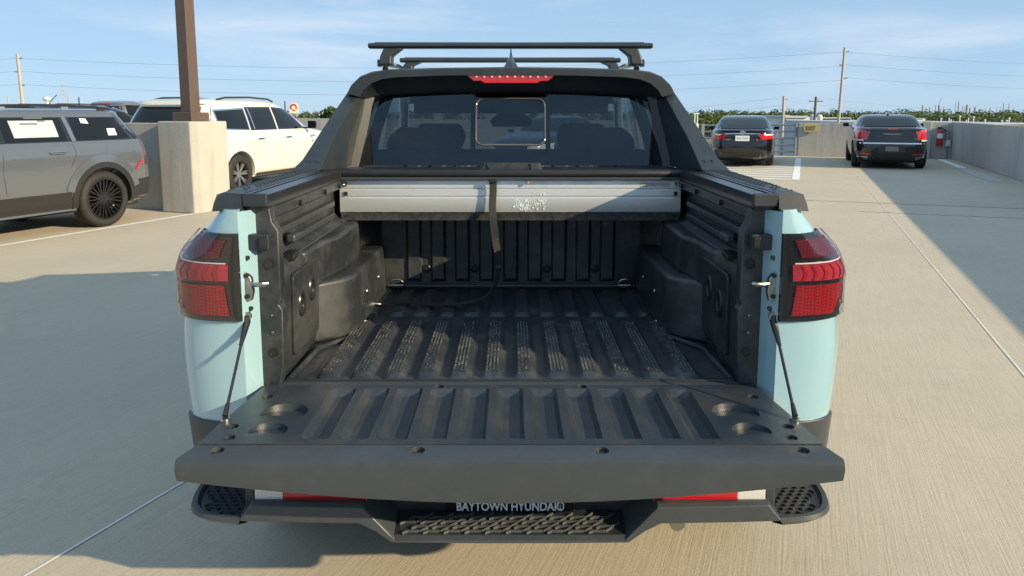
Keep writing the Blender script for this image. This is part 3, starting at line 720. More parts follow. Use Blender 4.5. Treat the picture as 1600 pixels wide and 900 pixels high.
for k in range(NR):
    c = (k - (NR - 1) / 2) * 0.0985
    for i in range(38):
        for j in range(4):
            D = 2.205 + i * 0.0142 + (0.0071 if j % 2 else 0)
            x = c - 0.0225 + j * 0.0108 + rd.uniform(-0.001, 0.001)
            if rd.random() < 0.32 + 0.3 * math.sin(D * 9 + k * 2.1) : continue
            dt.add([(x - 0.0028, D - 0.0040, 0.7575), (x + 0.0028, D - 0.0040, 0.7575), (x + 0.0028, D + 0.0040, 0.7575), (x - 0.0028, D + 0.0040, 0.7575),
                    (x - 0.0016, D - 0.002, 0.7612), (x + 0.0016, D - 0.002, 0.7612), (x + 0.0016, D + 0.002, 0.7612), (x - 0.0016, D + 0.002, 0.7612)],
                   [(0, 1, 5, 4), (1, 2, 6, 5), (2, 3, 7, 6), (3, 0, 4, 7), (4, 5, 6, 7)])
M['liner_scuffed'] = mat('scuffed_liner', (0.036, 0.038, 0.041), 0.38, dust=(0.26, 0.245, 0.22), dscale=14, damt=0.9)
tag(tp('grip_dots', dt, 'liner_scuffed', bf), kind='stuff')
tp('rear_lip_seal', MB().tube([(-0.66, 2.14, 0.748), (0.66, 2.14, 0.748)], 0.004, 6), 'satin_black', bf)
for s in (-1, 1):
    tp('floor_seal', MB().tube([(s * 0.655, 2.15, 0.747), (s * 0.645, 2.44, 0.747), (s * 0.60, 2.52, 0.747), (s * 0.545, 2.60, 0.747), (s * 0.537, 2.72, 0.747), (s * 0.537, 3.25, 0.747), (s * 0.56, 3.33, 0.747)], 0.009, 8), 'liner', bf)
    # d ring near the bulkhead corner
    dr = [(s * 0.505 + 0.030 * math.cos(a), 3.285 - 0.010 * math.sin(a), 0.770 + 0.030 * math.sin(a)) for a in [math.pi * k / 12 for k in range(13)]]
    d = tp('tie_down_ring', MB().tube(dr + [dr[0]], 0.0042, 8), 'steel')
    tp('ring_base', MB().box(s * 0.505 - 0.020, s * 0.505 + 0.020, 3.275, 3.295, 0.758, 0.770), 'satin_black', d, bevel=0.003)
    d = tp('floor_hook', MB().tube([(s * 0.558 + 0.018 * math.cos(a), 2.745 + 0.012 * math.sin(a), 0.760) for a in [2 * math.pi * k / 14 for k in range(15)]], 0.0035, 6), 'steel')

# ---- bulkhead with vertical ribs
xb = [-0.66]
for k in range(9):
    c = (k - 4) * 0.1085
    xb += [c - 0.036, c - 0.026, c + 0.024, c + 0.034]
xb += [0.66]
zb = [0.742, 0.775, 0.79, 0.95, 1.12, 1.30]
rows = []
for z in zb:
    rows.append([(x, 3.345 - (0.014 if (0 < i < len(xb) - 1 and (i - 1) % 4 in (1, 2) and z > 0.78) else 0.0), z) for i, x in enumerate(xb)])
bk = tp('bulkhead', MB().grid(rows), 'liner', bevel=0.003)
for x in (-0.434 + 0.054, -0.163, 0.163, 0.434 - 0.054):
    tp('bulkhead_bolt', MB().lathe([(0, 0), (0.019, 0), (0.019, 0.004), (0.014, 0.007), (0.012, 0.003), (0.008, 0.003), (0.007, 0.009), (0, 0.009)], (x, 3.344, 0.835), 'y', 18, -1), 'satin_black', bk)
tp('bulkhead_foot', MB().tube([(-0.56, 3.33, 0.757), (0.56, 3.33, 0.757)], 0.0075, 8), 'spoiler', bk)
for s in (-1, 1): tp('bulkhead_corner', MB().prism([(s * 0.60, 3.346), (s * 0.575, 3.33), (s * 0.60, 3.29), (s * 0.66, 3.24), (s * 0.67, 3.346)], 0.744, 1.10), 'liner', bk, bevel=0.008)

# ---- rolled tonneau cover canister
cn = MB(); pz = [(1.259, 3.050), (1.228, 3.048), (1.226, 3.050), (1.222, 3.050), (1.220, 3.047), (1.196, 3.046), (1.193, 3.049), (1.189, 3.049), (1.187, 3.045), (1.133, 3.045), (1.128, 3.048),
                  (1.118, 3.062), (1.113, 3.060), (1.108, 3.064), (1.094, 3.072)]
prof = [(y, z) for z, y in pz] + [(3.30, 1.094), (3.30, 1.259)]
ca_ = tp('tonneau_canister', MB().prism(prof, -0.694, 0.690, axis='x'), 'alu', bevel=0.0015)
tp('canister_lower_edge', MB().prism([(3.0455, 1.131), (3.058, 1.118), (3.0705, 1.094), (3.0665, 1.093), (3.054, 1.117), (3.0425, 1.1305)], -0.690, 0.686, axis='x'), 'alu_worn', ca_)
for s in (-1, 1):
    tp('canister_screw', MB().lathe([(0, 0), (0.011, 0), (0.009, 0.004), (0.004, 0.004), (0, 0.001)], (s * 0.672, 3.047, 1.243), 'y', 12, -1), 'steel', ca_)
    for z in (1.205, 1.118): tp('canister_slot', MB().box(s * 0.668 - 0.007, s * 0.668 + 0.007, 3.040 if z > 1.15 else 3.052, 3.0475 if z > 1.15 else 3.06, z - 0.008, z + 0.008), 'dark', ca_)
    for z in (1.205, 1.171): pass
sl = MB()
M['label_white'] = mat('label_white', (0.55, 0.57, 0.58), 0.5, var=0.6, vscale=160, var_col=(0.25, 0.26, 0.27))
tp('product_label', MB().box(0.525, 0.645, 3.0470, 3.0492, 1.2335, 1.2495), 'label_white', ca_)
# pale smears on the aluminium
M['smear'] = mat('pale_blue_smear', (0.68, 0.76, 0.80), 0.6)
rs = random.Random(3); sm = MB()
for k in range(230):
    if k < 165: x = rs.gauss(0.055, 0.019); z = rs.gauss(1.163, 0.020)
    else: x = rs.gauss(0.118, 0.010); z = rs.gauss(1.178, 0.020)
    if not (1.137 < z < 1.183 or 1.199 < z < 1.215): continue
    yy = 3.0446 if z < 1.187 else 3.0456
    r = rs.uniform(0.0008, 0.0042); an = rs.uniform(0, 6)
    q = [(x + 0.3 * (z - 1.158) + r * rs.uniform(0.6, 1.2) * math.cos(an + i) * 0.8, yy, z + r * 1.2 * rs.uniform(0.6, 1.2) * math.sin(an + i)) for i in (0, 1.1, 2.2, 3.2, 4.2, 5.2)]
    q = [(a_, b_2 - k * 1.5e-5, c_) for a_, b_2, c_ in q]; sm.add(q, [tuple(range(6))])
tag(tp('paint_smear', sm, 'smear', ca_, recalc=False), kind='stuff')
fr_ = tp('tonneau_lead_bar', MB().tube([(-0.700, 3.035, 1.282), (-0.69, 3.03, 1.288), (0.69, 3.03, 1.288), (0.700, 3.035, 1.282)], 0.0165, 12), 'satin_black')
tp('lead_bar_lower', MB().prism([(3.02, 1.262), (3.02, 1.274), (3.05, 1.276), (3.05, 1.262)], -0.69, 0.69, axis='x'), 'spoiler', fr_, bevel=0.002)
tp('tonneau_slat', MB().prism([(3.03, 1.288), (3.045, 1.300), (3.30, 1.296), (3.30, 1.262), (3.06, 1.262)], -0.70, 0.70, axis='x'), 'satin_black', fr_, bevel=0.003)
hn = tp('tonneau_handle', MB().prism([(-0.125, 1.296), (-0.108, 1.330), (0.118, 1.330), (0.128, 1.296)], 3.045, 3.085, axis='y'), 'trim', fr_, bevel=0.004)
tp('handle_grip', MB().prism([(-0.09, 1.302), (-0.098, 1.327), (0.07, 1.327), (0.05, 1.302)], 3.040, 3.0455, axis='y'), 'liner', hn, bevel=0.002)
tp('handle_tab', MB().prism([(0.082, 1.302), (0.078, 1.328), (0.112, 1.328), (0.118, 1.302)], 3.040, 3.0455, axis='y'), 'spoiler', hn, bevel=0.002)
M['yellow'] = mat('yellow_tab', (0.40, 0.30, 0.06), 0.5)
tp('pull_tab', MB().box(0.066, 0.073, 3.026, 3.036, 1.246, 1.263), 'yellow', fr_, bevel=0.002)

# ---- webbing strap
def ribbon(path, width, th=0.0018):
    P = [Vector(p[:3]) for p in path]; rows = []
    # subdivide (catmull-rom)
    Q = []; W = []
    for i in range(len(P) - 1):
        p0 = P[max(i - 1, 0)]; p1 = P[i]; p2 = P[i + 1]; p3 = P[min(i + 2, len(P) - 1)]
        w1 = Vector(path[i][3]); w2 = Vector(path[i + 1][3])
        for k in range(6):
            t = k / 6
            Q.append(0.5 * ((2 * p1) + (p2 - p0) * t + (2 * p0 - 5 * p1 + 4 * p2 - p3) * t * t + (3 * p1 - p0 - 3 * p2 + p3) * t ** 3)); W.append((w1.lerp(w2, t)).normalized())
    Q.append(P[-1]); W.append(Vector(path[-1][3]).normalized())
    rings = []
    for i, q in enumerate(Q):
        d = (Q[min(i + 1, len(Q) - 1)] - Q[max(i - 1, 0)]).normalized(); wv = W[i]; n = d.cross(wv).normalized() * th; a = wv * width / 2
        rings.append([tuple(q - a - n), tuple(q + a - n), tuple(q + a + n), tuple(q - a + n)])
    return MB().loft(rings)
X_ = (1, 0, 0); Y_ = (0.35, 1, 0)
spth = [(-0.072, 3.022, 1.262, X_), (-0.071, 3.020, 1.22, X_), (-0.074, 3.015, 1.15, (1, 0.1, 0)), (-0.066, 3.01, 1.06, (1, -0.2, 0)), (-0.055, 3.02, 0.97, (1, 0.4, 0)), (-0.050, 3.03, 0.915, (1, 0.9, 0)),
        (-0.058, 3.02, 0.850, (0.9, 1, 0.1)), (-0.095, 3.00, 0.795, (0.6, 1, 0.3)), (-0.17, 2.97, 0.773, (0.25, 1, 0.15)), (-0.28, 2.96, 0.765, (0.1, 1, 0)), (-0.38, 2.98, 0.768, (-0.1, 1, 0.1)), (-0.47, 2.99, 0.766, (0, 1, 0)), (-0.545, 2.975, 0.764, (0, 1, 0))]
st = tp('pull_strap', ribbon(spth, 0.029), 'webbing')
tp('strap_clip', MB().box(-0.088, -0.056, 3.010, 3.024, 1.252, 1.268), 'satin_black', st, bevel=0.003)
tp('strap_stitch', MB().box(-0.066, -0.036, 3.014, 3.044, 0.898, 0.914), 'satin_black', st, bevel=0.004)
tp('strap_hook', MB().tube([(-0.525, 2.965, 0.766), (-0.55, 2.955, 0.772), (-0.575, 2.955, 0.768), (-0.58, 2.972, 0.764), (-0.56, 2.985, 0.764)], 0.0045, 8), 'steel', st)

# ---- cab: buttresses, rear arch, glass
for s in (-1, 1):
    topq = [(0.735, 3.45, 1.625), (0.688, 3.40, 1.598), (0.664, 3.46, 1.590), (0.66, 3.62, 1.60), (0.715, 3.80, 1.655)]
    midq = [(0.792, 3.17, 1.455), (0.726, 3.12, 1.43), (0.692, 3.28, 1.43), (0.700, 3.55, 1.43), (0.80, 3.78, 1.45)]
    lowq = [(0.828, 3.00, 1.345), (0.735, 2.95, 1.335), (0.702, 3.17, 1.335), (0.720, 3.5, 1.335), (0.852, 3.76, 1.345)]
    basq = [(0.846, 2.90, 1.3085), (0.737, 2.905, 1.309), (0.702, 3.15, 1.296), (0.722, 3.5, 1.296), (0.862, 3.76, 1.30)]
    bt = tp('buttress', MB().loft([[(s * x, D, z) for x, D, z in q] for q in (basq, lowq, midq, topq)]), 'trim', bevel=0.005, ang=20)
    for (x, D, z) in ((0.795, 2.975, 1.345), (0.762, 2.965, 1.345), (0.785, 2.95, 1.325)):
        tp('buttress_clip', MB().lathe([(0, -0.006), (0.004, -0.006), (0.003, 0.003), (0, 0.003)], (s * x, D, z), 'y', 8, -1), 'spoiler', bt)
    # gap panel between buttress and glass
    gp = MB().add([(s * 0.735, 3.40, 1.285), (s * 0.688, 3.41, 1.285), (s * 0.622, 3.512, 1.600), (s * 0.685, 3.47, 1.608)], [(0, 1, 2, 3)])
    tp('window_pillar', gp, 'satin_black')
# arch over the rear window
outl = [(-0.730, 1.622), (-0.712, 1.655), (-0.672, 1.692), (-0.620, 1.712), (-0.54, 1.722), (-0.30, 1.729), (0, 1.732)]; outl += [(-x, z) for x, z in outl[-2::-1]]
inl = [(-0.672, 1.600), (-0.650, 1.632), (-0.615, 1.660), (-0.57, 1.677), (-0.50, 1.686), (-0.28, 1.693), (0, 1.696)]; inl += [(-x, z) for x, z in inl[-2::-1]]
gl = [(-0.640, 1.594), (-0.615, 1.605), (-0.585, 1.612), (-0.55, 1.615), (-0.48, 1.618), (-0.27, 1.621), (0, 1.622)]; gl += [(-x, z) for x, z in gl[-2::-1]]
fwd_ = [(x * 0.985, z + 0.012) for x, z in outl]
arch = MB().grid([[(x, 3.75, z) for x, z in fwd_], [(x, 3.43, z) for x, z in outl], [(x * 0.995, 3.392, z - 0.008) for x, z in outl],
                  [(x, 3.392, z) for x, z in inl], [(x, 3.43, z - 0.002) for x, z in inl], [(x, 3.515, z) for x, z in gl], [(x * 0.99, 3.53, z - 0.018) for x, z in gl]])
ar = tp('roof_spoiler', arch, 'trim', ang=30)
# high brake lamp
M['red_brake'] = mat('brake_lamp_red', (0.34, 0.014, 0.022), 0.2, coat=0.6)
bl_ = tp('high_brake_lamp', MB().prism([(-0.208, 1.7015), (0.208, 1.7015), (0.165, 1.668), (-0.165, 1.668)], 3.399, 3.445, axis='y'), 'red_brake', ar, bevel=0.004)
tp('lamp_lower', MB().prism([(-0.14, 1.674), (0.14, 1.674), (0.118, 1.660), (-0.118, 1.660)], 3.392, 3.42, axis='y'), 'red_reflector', bl_, bevel=0.002)
M['led'] = mat('pink_led', (0.85, 0.30, 0.32), 0.2)
for k in range(10): tp('led', MB().lathe([(0, 0), (0.006, 0), (0.004, 0.003), (0, 0.003)], (-0.153 + k * 0.034, 3.3985, 1.688), 'y', 8, -1), 'led', bl_)
# rear glass with slider
bt_ = 1.285
def gpt(x, v): # v 0 bottom 1 top
    z = bt_ + (1.622 - bt_) * v - 0.018 * (abs(x) / 0.64) ** 2 * v; D = 3.415 + 0.100 * v - 0.03 * (1 - (x / 0.7) ** 2) * (1 - 0.4 * v); return (x, D, z)
rows = []
for i in range(13):
    v = i / 12; hw = 0.708 - 0.068 * v - (0.02 if i == 12 else 0)
    rows.append([gpt(-hw + 2 * hw * j / 24, v) for j in range(25)])
rg = tp('rear_window', MB().grid(rows), 'glass_rear', recalc=False)
def rrect(x0, x1, v0, v1, r, n=6):
    pts = []
    for cx, cv, a0 in ((x1 - r, v1 - r * 2.6, 0), (x0 + r, v1 - r * 2.6, 90), (x0 + r, v0 + r * 2.6, 180), (x1 - r, v0 + r * 2.6, 270)):
        for k in range(n + 1):
            a = R(a0 + 90 * k / n); pts.append((cx + r * math.cos(a), cv + r * 2.6 * math.sin(a)))
    return pts
loop = rrect(-0.158, 0.154, 0.295, 0.915, 0.036)
pts = [Vector(gpt(x, v)) + Vector((0, -0.003, 0.001)) for x, v in loop]
M['frame_grey'] = mat('slider_frame', (0.16, 0.16, 0.16), 0.35, 0.6)
tp('slider_frame', MB().tube(pts + [pts[0]], 0.0042, 6), 'frame_grey', rg)
for vv, nm in ((0.30, 'slider_rail'), (0.91, 'slider_rail')):
    pts = [Vector(gpt(-0.125 + 0.246 * k / 8, vv)) + Vector((0, 0.004, 0)) for k in range(9)]; tp(nm, MB().tube(pts, 0.0055, 6), 'frame_grey', rg)
for k in range(14): # defroster wires
    v = 0.10 + k * 0.06
    for (xa, xb_) in (((-0.60 + 0.03 * v), -0.185), (0.185, 0.60 - 0.03 * v)):
        pts = [Vector(gpt(xa + (xb_ - xa) * q / 5, v)) + Vector((0, 0.003, 0)) for q in range(6)]; tp('defroster_wire', MB().tube(pts, 0.0006, 4), 'satin_black', rg)
# cab back below the glass
tp('cab_back', MB().prism([(3.305, 1.284), (3.345, 1.284), (3.42, 1.284), (3.42, 0.70), (3.352, 0.70), (3.352, 1.10), (3.305, 1.262)], -0.80, 0.80, axis='x'), 'satin_black')
# roof, side glass, pillars, windscreen, bonnet
rf = []
for D, hw, z in ((3.60, 0.70, 1.732), (3.9, 0.705, 1.738), (4.3, 0.70, 1.735), (4.65, 0.68, 1.712), (4.86, 0.66, 1.672)):
    rf.append([(hw * u, D, z - 0.055 * abs(u) ** 3.5) for u in [-1 + k / 8 for k in range(17)]])
rb = [[(x * 0.985, D, z - 0.035) for x, D, z in r] for r in rf]
rm = MB().grid(rf); rm.grid(rb); rm.grid([rf[0], rb[0]]); rm.grid([rf[-1], rb[-1]]); rm.grid([[r[0], q[0]] for r, q in zip(rf, rb)]); rm.grid([[r[-1], q[-1]] for r, q in zip(rf, rb)])
tp('roof', weld(rm), 'paint_blue')
ws_ = []
for v in [k / 6 for k in range(7)]:
    D = 5.62 - 0.80 * v; z = 1.13 + 0.53 * v; hw = 0.76 - 0.11 * v
    ws_.append([(hw * u, D + 0.10 * (1 - u * u), z + 0.012 * (1 - u * u)) for u in [-1 + k / 6 for k in range(13)]])
wsg = tp('windscreen', MB().grid(ws_), 'glass_clear', recalc=False)
for s in (-1, 1):
    tp('a_pillar', MB().tube([(s * 0.80, 5.72, 1.12), (s * 0.735, 5.22, 1.42), (s * 0.672, 4.84, 1.665)], [0.035, 0.032, 0.03], 8), 'paint_blue')
    tp('b_pillar', MB().tube([(s * 0.86, 4.42, 1.14), (s * 0.79, 4.42, 1.42), (s * 0.70, 4.44, 1.68)], 0.04, 6), 'gloss_black')
    tp('roof_edge', MB().tube([(s * 0.705, 3.70, 1.675), (s * 0.71, 4.0, 1.685), (s * 0.705, 4.4, 1.685), (s * 0.672, 4.86, 1.655)], 0.028, 8), 'paint_blue')
    for (a, b) in ((3.74, 4.39), (4.45, 5.55)):
        q = []
        for v in (0, 0.5, 1):
            zt = 1.18 + v * 0.48; e = b if b < 5 else 5.62 - 0.78 * v
            q.append([(s * (0.868 - 0.165 * v), a + (e - a) * k / 4, zt) for k in range(5)])
        tp('side_window', MB().grid(q), 'glass_rear' if b < 5 else 'glass_clear', recalc=False)
    mr = tp('door_mirror', MB().loft([[(s * 0.93, 5.28, 1.17), (s * 1.09, 5.30, 1.17), (s * 1.09, 5.30, 1.32), (s * 0.93, 5.28, 1.33)], [(s * 0.94, 5.40, 1.18), (s * 1.06, 5.42, 1.18), (s * 1.06, 5.42, 1.31), (s * 0.94, 5.40, 1.32)]]), 'paint_blue', bevel=0.02, seg=3)
    tp('mirror_glass', MB().add([(s * 0.94, 5.277, 1.18), (s * 1.08, 5.296, 1.18), (s * 1.08, 5.296, 1.31), (s * 0.94, 5.277, 1.32)], [(0, 1, 2, 3)]), 'chrome', mr)
    tp('mirror_arm', MB().box(min(s * .84, s * .95), max(s * .84, s * .95), 5.33, 5.39, 1.17, 1.20), 'gloss_black', mr)
    for D in (3.84, 4.58): tp('door_handle', MB().box(min(s * .965, s * .992), max(s * .965, s * .992), D, D + 0.17, 0.985, 1.01), 'paint_blue', bevel=0.006)
bo = []
for D, z, hw in ((5.58, 1.125, 0.83), (5.9, 1.095, 0.84), (6.3, 1.05, 0.83), (6.6, 1.01, 0.79), (6.8, 0.975, 0.68), (6.89, 0.94, 0.5)):
    bo.append([(hw * u, D, z + 0.03 * (1 - u * u)) for u in [-1 + k / 6 for k in range(13)]])
tp('bonnet', MB().grid(bo), 'paint_blue')
# interior
tp('cab_floor', MB().box(-0.80, 0.80, 3.42, 5.9, 0.42, 0.50), 'interior')
tp('dashboard', MB().prism([(5.25, 0.7), (5.22, 1.02), (5.32, 1.10), (5.75, 1.12), (5.75, 0.7)], -0.78, 0.78, axis='x'), 'interior', bevel=0.03)
tp('headliner', MB().box(-0.62, 0.62, 3.62, 4.72, 1.655, 1.672), 'interior')
rs_ = tp('rear_seat', MB().prism([(3.46, 0.7), (3.50, 1.36), (3.62, 1.36), (3.66, 0.95), (4.05, 0.92), (4.05, 0.7)], -0.66, 0.66, axis='x'), 'interior', bevel=0.04, seg=3)
for x in (-0.42, 0.42):
    tp('headrest', MB().loft([[(x + a * hw, 3.53 + dd, z) for a, dd in ((-1, 0), (1, 0), (1, 0.09), (-1, 0.09))] for z, hw in ((1.35, 0.165), (1.42, 0.155), (1.462, 0.10))]), 'interior', rs_, bevel=0.028, seg=4)
for x in (-0.40, 0.40):
    sb = tp('front_seat', MB().loft([[(x + a * hw, 4.22 + dd, z) for a, dd in ((-1, 0), (1, 0), (1, 0.14), (-1, 0.14))] for z, hw in ((0.62, 0.25), (1.00, 0.27), (1.22, 0.24), (1.33, 0.16))]), 'interior', bevel=0.05, seg=3)
    tp('seat_cushion', MB().box(x - 0.26, x + 0.26, 4.25, 4.78, 0.55, 0.78), 'interior', sb, bevel=0.05, seg=3)
    tp('headrest', MB().loft([[(x + a * hw, 4.24 + dd, z) for a, dd in ((-1, 0), (1, 0), (1, 0.1), (-1, 0.1))] for z, hw in ((1.32, 0.12), (1.40, 0.145), (1.47, 0.12))]), 'interior', sb, bevel=0.03, seg=3)
for x in (-0.33, 0.33): tp('sun_visor', MB().box(x - 0.27, x + 0.27, 4.70, 4.73, 1.525, 1.665), 'interior', bevel=0.01)
tp('roof_console', MB().box(-0.62, 0.62, 4.66, 4.80, 1.585, 1.672), 'interior', bevel=0.01)
for x in (-0.172, 0.168):
    q = [[gpt(x - 0.011, v / 10) for v in range(1, 11)], [gpt(x + 0.011, v / 10) for v in range(1, 11)]]
    tp('slider_surround', MB().grid([[(a, b + 0.004, c) for a, b, c in r] for r in q]), 'satin_black', rg)
tp('cabin_mirror', MB().prism([(-0.12, 1.44), (-0.14, 1.48), (-0.10, 1.515), (0.10, 1.515), (0.14, 1.48), (0.12, 1.44)], 4.93, 4.96, axis='y'), 'satin_black', bevel=0.008)
tp('mirror_housing', MB().box(-0.10, 0.10, 4.90, 5.02, 1.515, 1.655), 'satin_black', bevel=0.02)
sw = [(-0.36 + 0.18 * math.cos(a), 5.08 - 0.06 * math.sin(a), 1.05 + 0.17 * math.sin(a)) for a in [2 * math.pi * k / 24 for k in range(25)]]
tp('steering_wheel', MB().tube(sw, 0.015, 8), 'interior')

# ---- roof rack and antenna
for s in (-1, 1):
    tp('roof_rail', MB().tube([(s * 0.575, 3.52, 1.728), (s * 0.585, 3.62, 1.758), (s * 0.59, 4.0, 1.768), (s * 0.585, 4.45, 1.755), (s * 0.57, 4.62, 1.728)], 0.014, 8), 'gloss_black')
for D, zc, x0, x1, nm in ((3.60, 1.838, -0.662, 0.658, 0), (4.34, 1.822, -0.625, 0.615, 1)):
    pf = [(D - 0.034, zc - 0.002), (D - 0.026, zc + 0.010), (D - 0.004, zc + 0.014), (D + 0.022, zc + 0.010), (D + 0.036, zc - 0.002), (D + 0.02, zc - 0.012), (D - 0.022, zc - 0.012)]
    cb = tp('rack_crossbar', MB().prism(pf, x0, x1, axis='x'), 'trim', bevel=0.004)
    rs2 = MB()
    for k in range(int((x1 - x0 - 0.06) / 0.011)):
        x = x0 + 0.03 + k * 0.011; rs2.box(x, x + 0.006, D - 0.018, D + 0.01, zc + 0.011, zc + 0.0165)
    tag(tp('rubber_ribs', rs2, 'rubber', cb), kind='stuff')
    for s in (-1, 1):
        ft = MB().loft([[(s * 0.585 - 0.03, D - 0.04, 1.738 + 0.012), (s * 0.585 + 0.03, D - 0.04, 1.738 + 0.012), (s * 0.585 + 0.03, D + 0.05, 1.75), (s * 0.585 - 0.03, D + 0.05, 1.75)],
                        [(s * 0.578 - 0.028, D - 0.035, 1.79), (s * 0.578 + 0.026, D - 0.035, 1.79), (s * 0.578 + 0.026, D + 0.04, 1.79), (s * 0.578 - 0.028, D + 0.04, 1.79)],
                        [(s * 0.545 - 0.045, D - 0.028, zc - 0.011), (s * 0.545 + 0.045, D - 0.028, zc - 0.011), (s * 0.545 + 0.045, D + 0.03, zc - 0.011), (s * 0.545 - 0.045, D + 0.03, zc - 0.011)]])
        f_ = tp('rack_foot', ft, 'trim', cb, bevel=0.008)
        tp('foot_clamp', MB().box(min(s * .605, s * .622), max(s * .605, s * .622), D - 0.025, D + 0.03, 1.742, 1.775), 'gloss_black', f_, bevel=0.004)
an = tp('antenna', MB().loft([[(x * k, 3.66 + y * k2 + sh, z) for x, y in ((-0.035, 0), (0, -0.05), (0.035, 0), (0.02, 0.09), (-0.02, 0.09))] for k, k2, sh, z in ((1, 1, 0, 1.742), (0.75, 0.8, 0, 1.758), (0.3, 0.5, -0.01, 1.785), (0.12, 0.2, -0.02, 1.808))]), 'gloss_black', bevel=0.003)
tp('antenna_tip', MB().tube([(0, 3.62, 1.80), (0, 3.60, 1.83)], [0.004, 0.002], 6), 'gloss_black', an)

# ---- bumper
def bar(poly, D0, D1): return MB().prism(poly, D0, D1, axis='y')
M['bumper'] = M['spoiler']
PR = [((0.668, 0.534), (0.722, 0.470)), ((0.55, 0.534), (0.60, 0.470)), ((0.378, 0.534), (0.392, 0.470)), ((0.338, 0.492), (0.350, 0.450)), ((0.298, 0.449), (0.308, 0.428)), ((0.15, 0.449), (0.15, 0.428))]
PR = [((-a_[0], a_[1]), (-b_2[0], b_2[1])) for a_, b_2 in PR] + [((0, 0.449), (0, 0.428))] + PR[::-1]
rings = []
for (xt, zt), (xb_, zb_) in PR:
    q = 0.020 * (xt / 0.69) ** 2; hh = min(0.018, (zt - zb_) * 0.4)
    rings.append([(xt, 1.93, zt), (xt, 1.815 + q, zt + 0.001), (xt, 1.804 + q, zt - 0.006), (xb_ * 0.6 + xt * 0.4, 1.80 + q, zb_ + hh), (xb_, 1.836 + q, zb_), (xb_, 1.93, zb_)])
bb = tp('rear_bumper', MB().loft(rings), 'bumper', bevel=0.003, seg=2, ang=25)
for s in (-1, 1):
    # corner step: rounded plan, tread pad on top
    pl = [(0.672, 1.819), (0.720, 1.821), (0.760, 1.826), (0.790, 1.834), (0.815, 1.846), (0.835, 1.862), (0.851, 1.884), (0.862, 1.912), (0.870, 1.945), (0.875, 1.985), (0.878, 2.06), (0.672, 2.06)]
    def ringz(z, g): return [(s * (x - (g if x > 0.7 else 0) + (0 if x > 0.7 else (0.534 - z) * 0.56)), D + (g if D < 2.0 else 0), z) for x, D in pl]
    cs = tp('corner_step', MB().loft([ringz(0.464, 0.034), ringz(0.469, 0.012), ringz(0.483, 0.0), ringz(0.494, 0.003), ringz(0.494, 0.014), ringz(0.482, 0.020)]), 'bumper', bevel=0.003, ang=40)
    tp('step_riser', MB().prism([(s * 0.672, 1.87), (s * 0.700, 1.87), (s * 0.712, 1.95), (s * 0.712, 2.05), (s * 0.672, 2.05)], 0.470, 0.565), 'bumper', cs, bevel=0.006)
    td = MB()
    for i in range(9):
        for j in range(7):
            x = 0.712 + j * 0.026 + (0.013 if i % 2 else 0); D = 1.852 + i * 0.019
            if x > lerp([1.86, 1.90, 2.0], [0.755, 0.805, 0.84], D): continue
            z = 0.4822
            for (ax, ay, bx, by) in ((x - 0.010, D, x + 0.010, D), (x + 0.010, D, x + 0.015, D - 0.010)):
                d = Vector((bx - ax, by - ay, 0)); n = Vector((-d.y, d.x, 0)).normalized() * 0.0022
                td.add([(s * (ax - n.x), ay - n.y, z), (s * (bx - n.x), by - n.y, z), (s * (bx + n.x), by + n.y, z), (s * (ax + n.x), ay + n.y, z),
                        (s * (ax - n.x * .5), ay - n.y * .5, z + 0.006), (s * (bx - n.x * .5), by - n.y * .5, z + 0.006), (s * (bx + n.x * .5), by + n.y * .5, z + 0.006), (s * (ax + n.x * .5), ay + n.y * .5, z + 0.006)],
                       [(0, 1, 5, 4), (1, 2, 6, 5), (2, 3, 7, 6), (3, 0, 4, 7), (4, 5, 6, 7)])
    M['tread_edge'] = mat('tread_edge', (0.06, 0.064, 0.068), 0.35, var=0.4, vscale=40)  # paler than the step itself, bright lit edges painted into the tread colour
    tag(tp('step_tread', td, 'tread_edge', cs), kind='stuff')
    tp('red_reflector', MB().box(min(s * .372, s * .590), max(s * .372, s * .590), 1.842, 1.90, 0.515, 0.575), 'red_reflector', bb, bevel=0.002)
    tp('reverse_lamp', MB().box(min(s * .5905, s * .664), max(s * .5905, s * .664), 1.843, 1.90, 0.515, 0.575), 'white_reflector', bb, bevel=0.002)
# centre step plate with tread
tp('step_plate', MB().prism([(1.812, 0.440), (1.816, 0.4515), (1.905, 0.4575), (1.925, 0.4575), (1.925, 0.442)], -0.312, 0.312, axis='x'), 'trim')
cpz = MB(); ang = math.atan2(0.006, 0.089)
def plate_pt(x, q, h=0.0): # q 0..1 across the plate
    return (x, 1.818 + 0.087 * q - h * math.sin(ang), 0.4516 + 0.0058 * q + h * math.cos(ang))
def dash(m, x0, q0, x1, q1, wd=0.0022, h=0.0065):
    d = Vector((x1 - x0, (q1 - q0) * 0.087)); n = Vector((-d.y, d.x)).normalized() * wd
    A = []
    for hh, k in ((0.0002, 1.0), (h, 0.6)):
        for (x, q, sg) in ((x0, q0, -1), (x1, q1, -1), (x1, q1, 1), (x0, q0, 1)): A.append(plate_pt(x + sg * n.x * k, q + sg * n.y * k / 0.087, hh))
    m.add(A, [(0, 1, 5, 4), (1, 2, 6, 5), (2, 3, 7, 6), (3, 0, 4, 7), (4, 5, 6, 7)])
for i in range(4):
    q = 0.10 + i * 0.235
    for j in range(10):
        x = -0.245 + j * 0.0535 + (0.027 if i % 2 else 0) - 0.006 * i
        if abs(x) > 0.262: continue
        dash(cpz, x - 0.022, q, x + 0.012, q); dash(cpz, x + 0.010, q - 0.02, x + 0.030, q + 0.20)
        dash(cpz, x - 0.022, q, x - 0.034, q - 0.10)
M['tread_grey'] = mat('sunlit_tread_grey', (0.085, 0.09, 0.095), 0.35, var=0.4, vscale=40)  # lighter grey than the plate: sunlit tread edges put into the colour
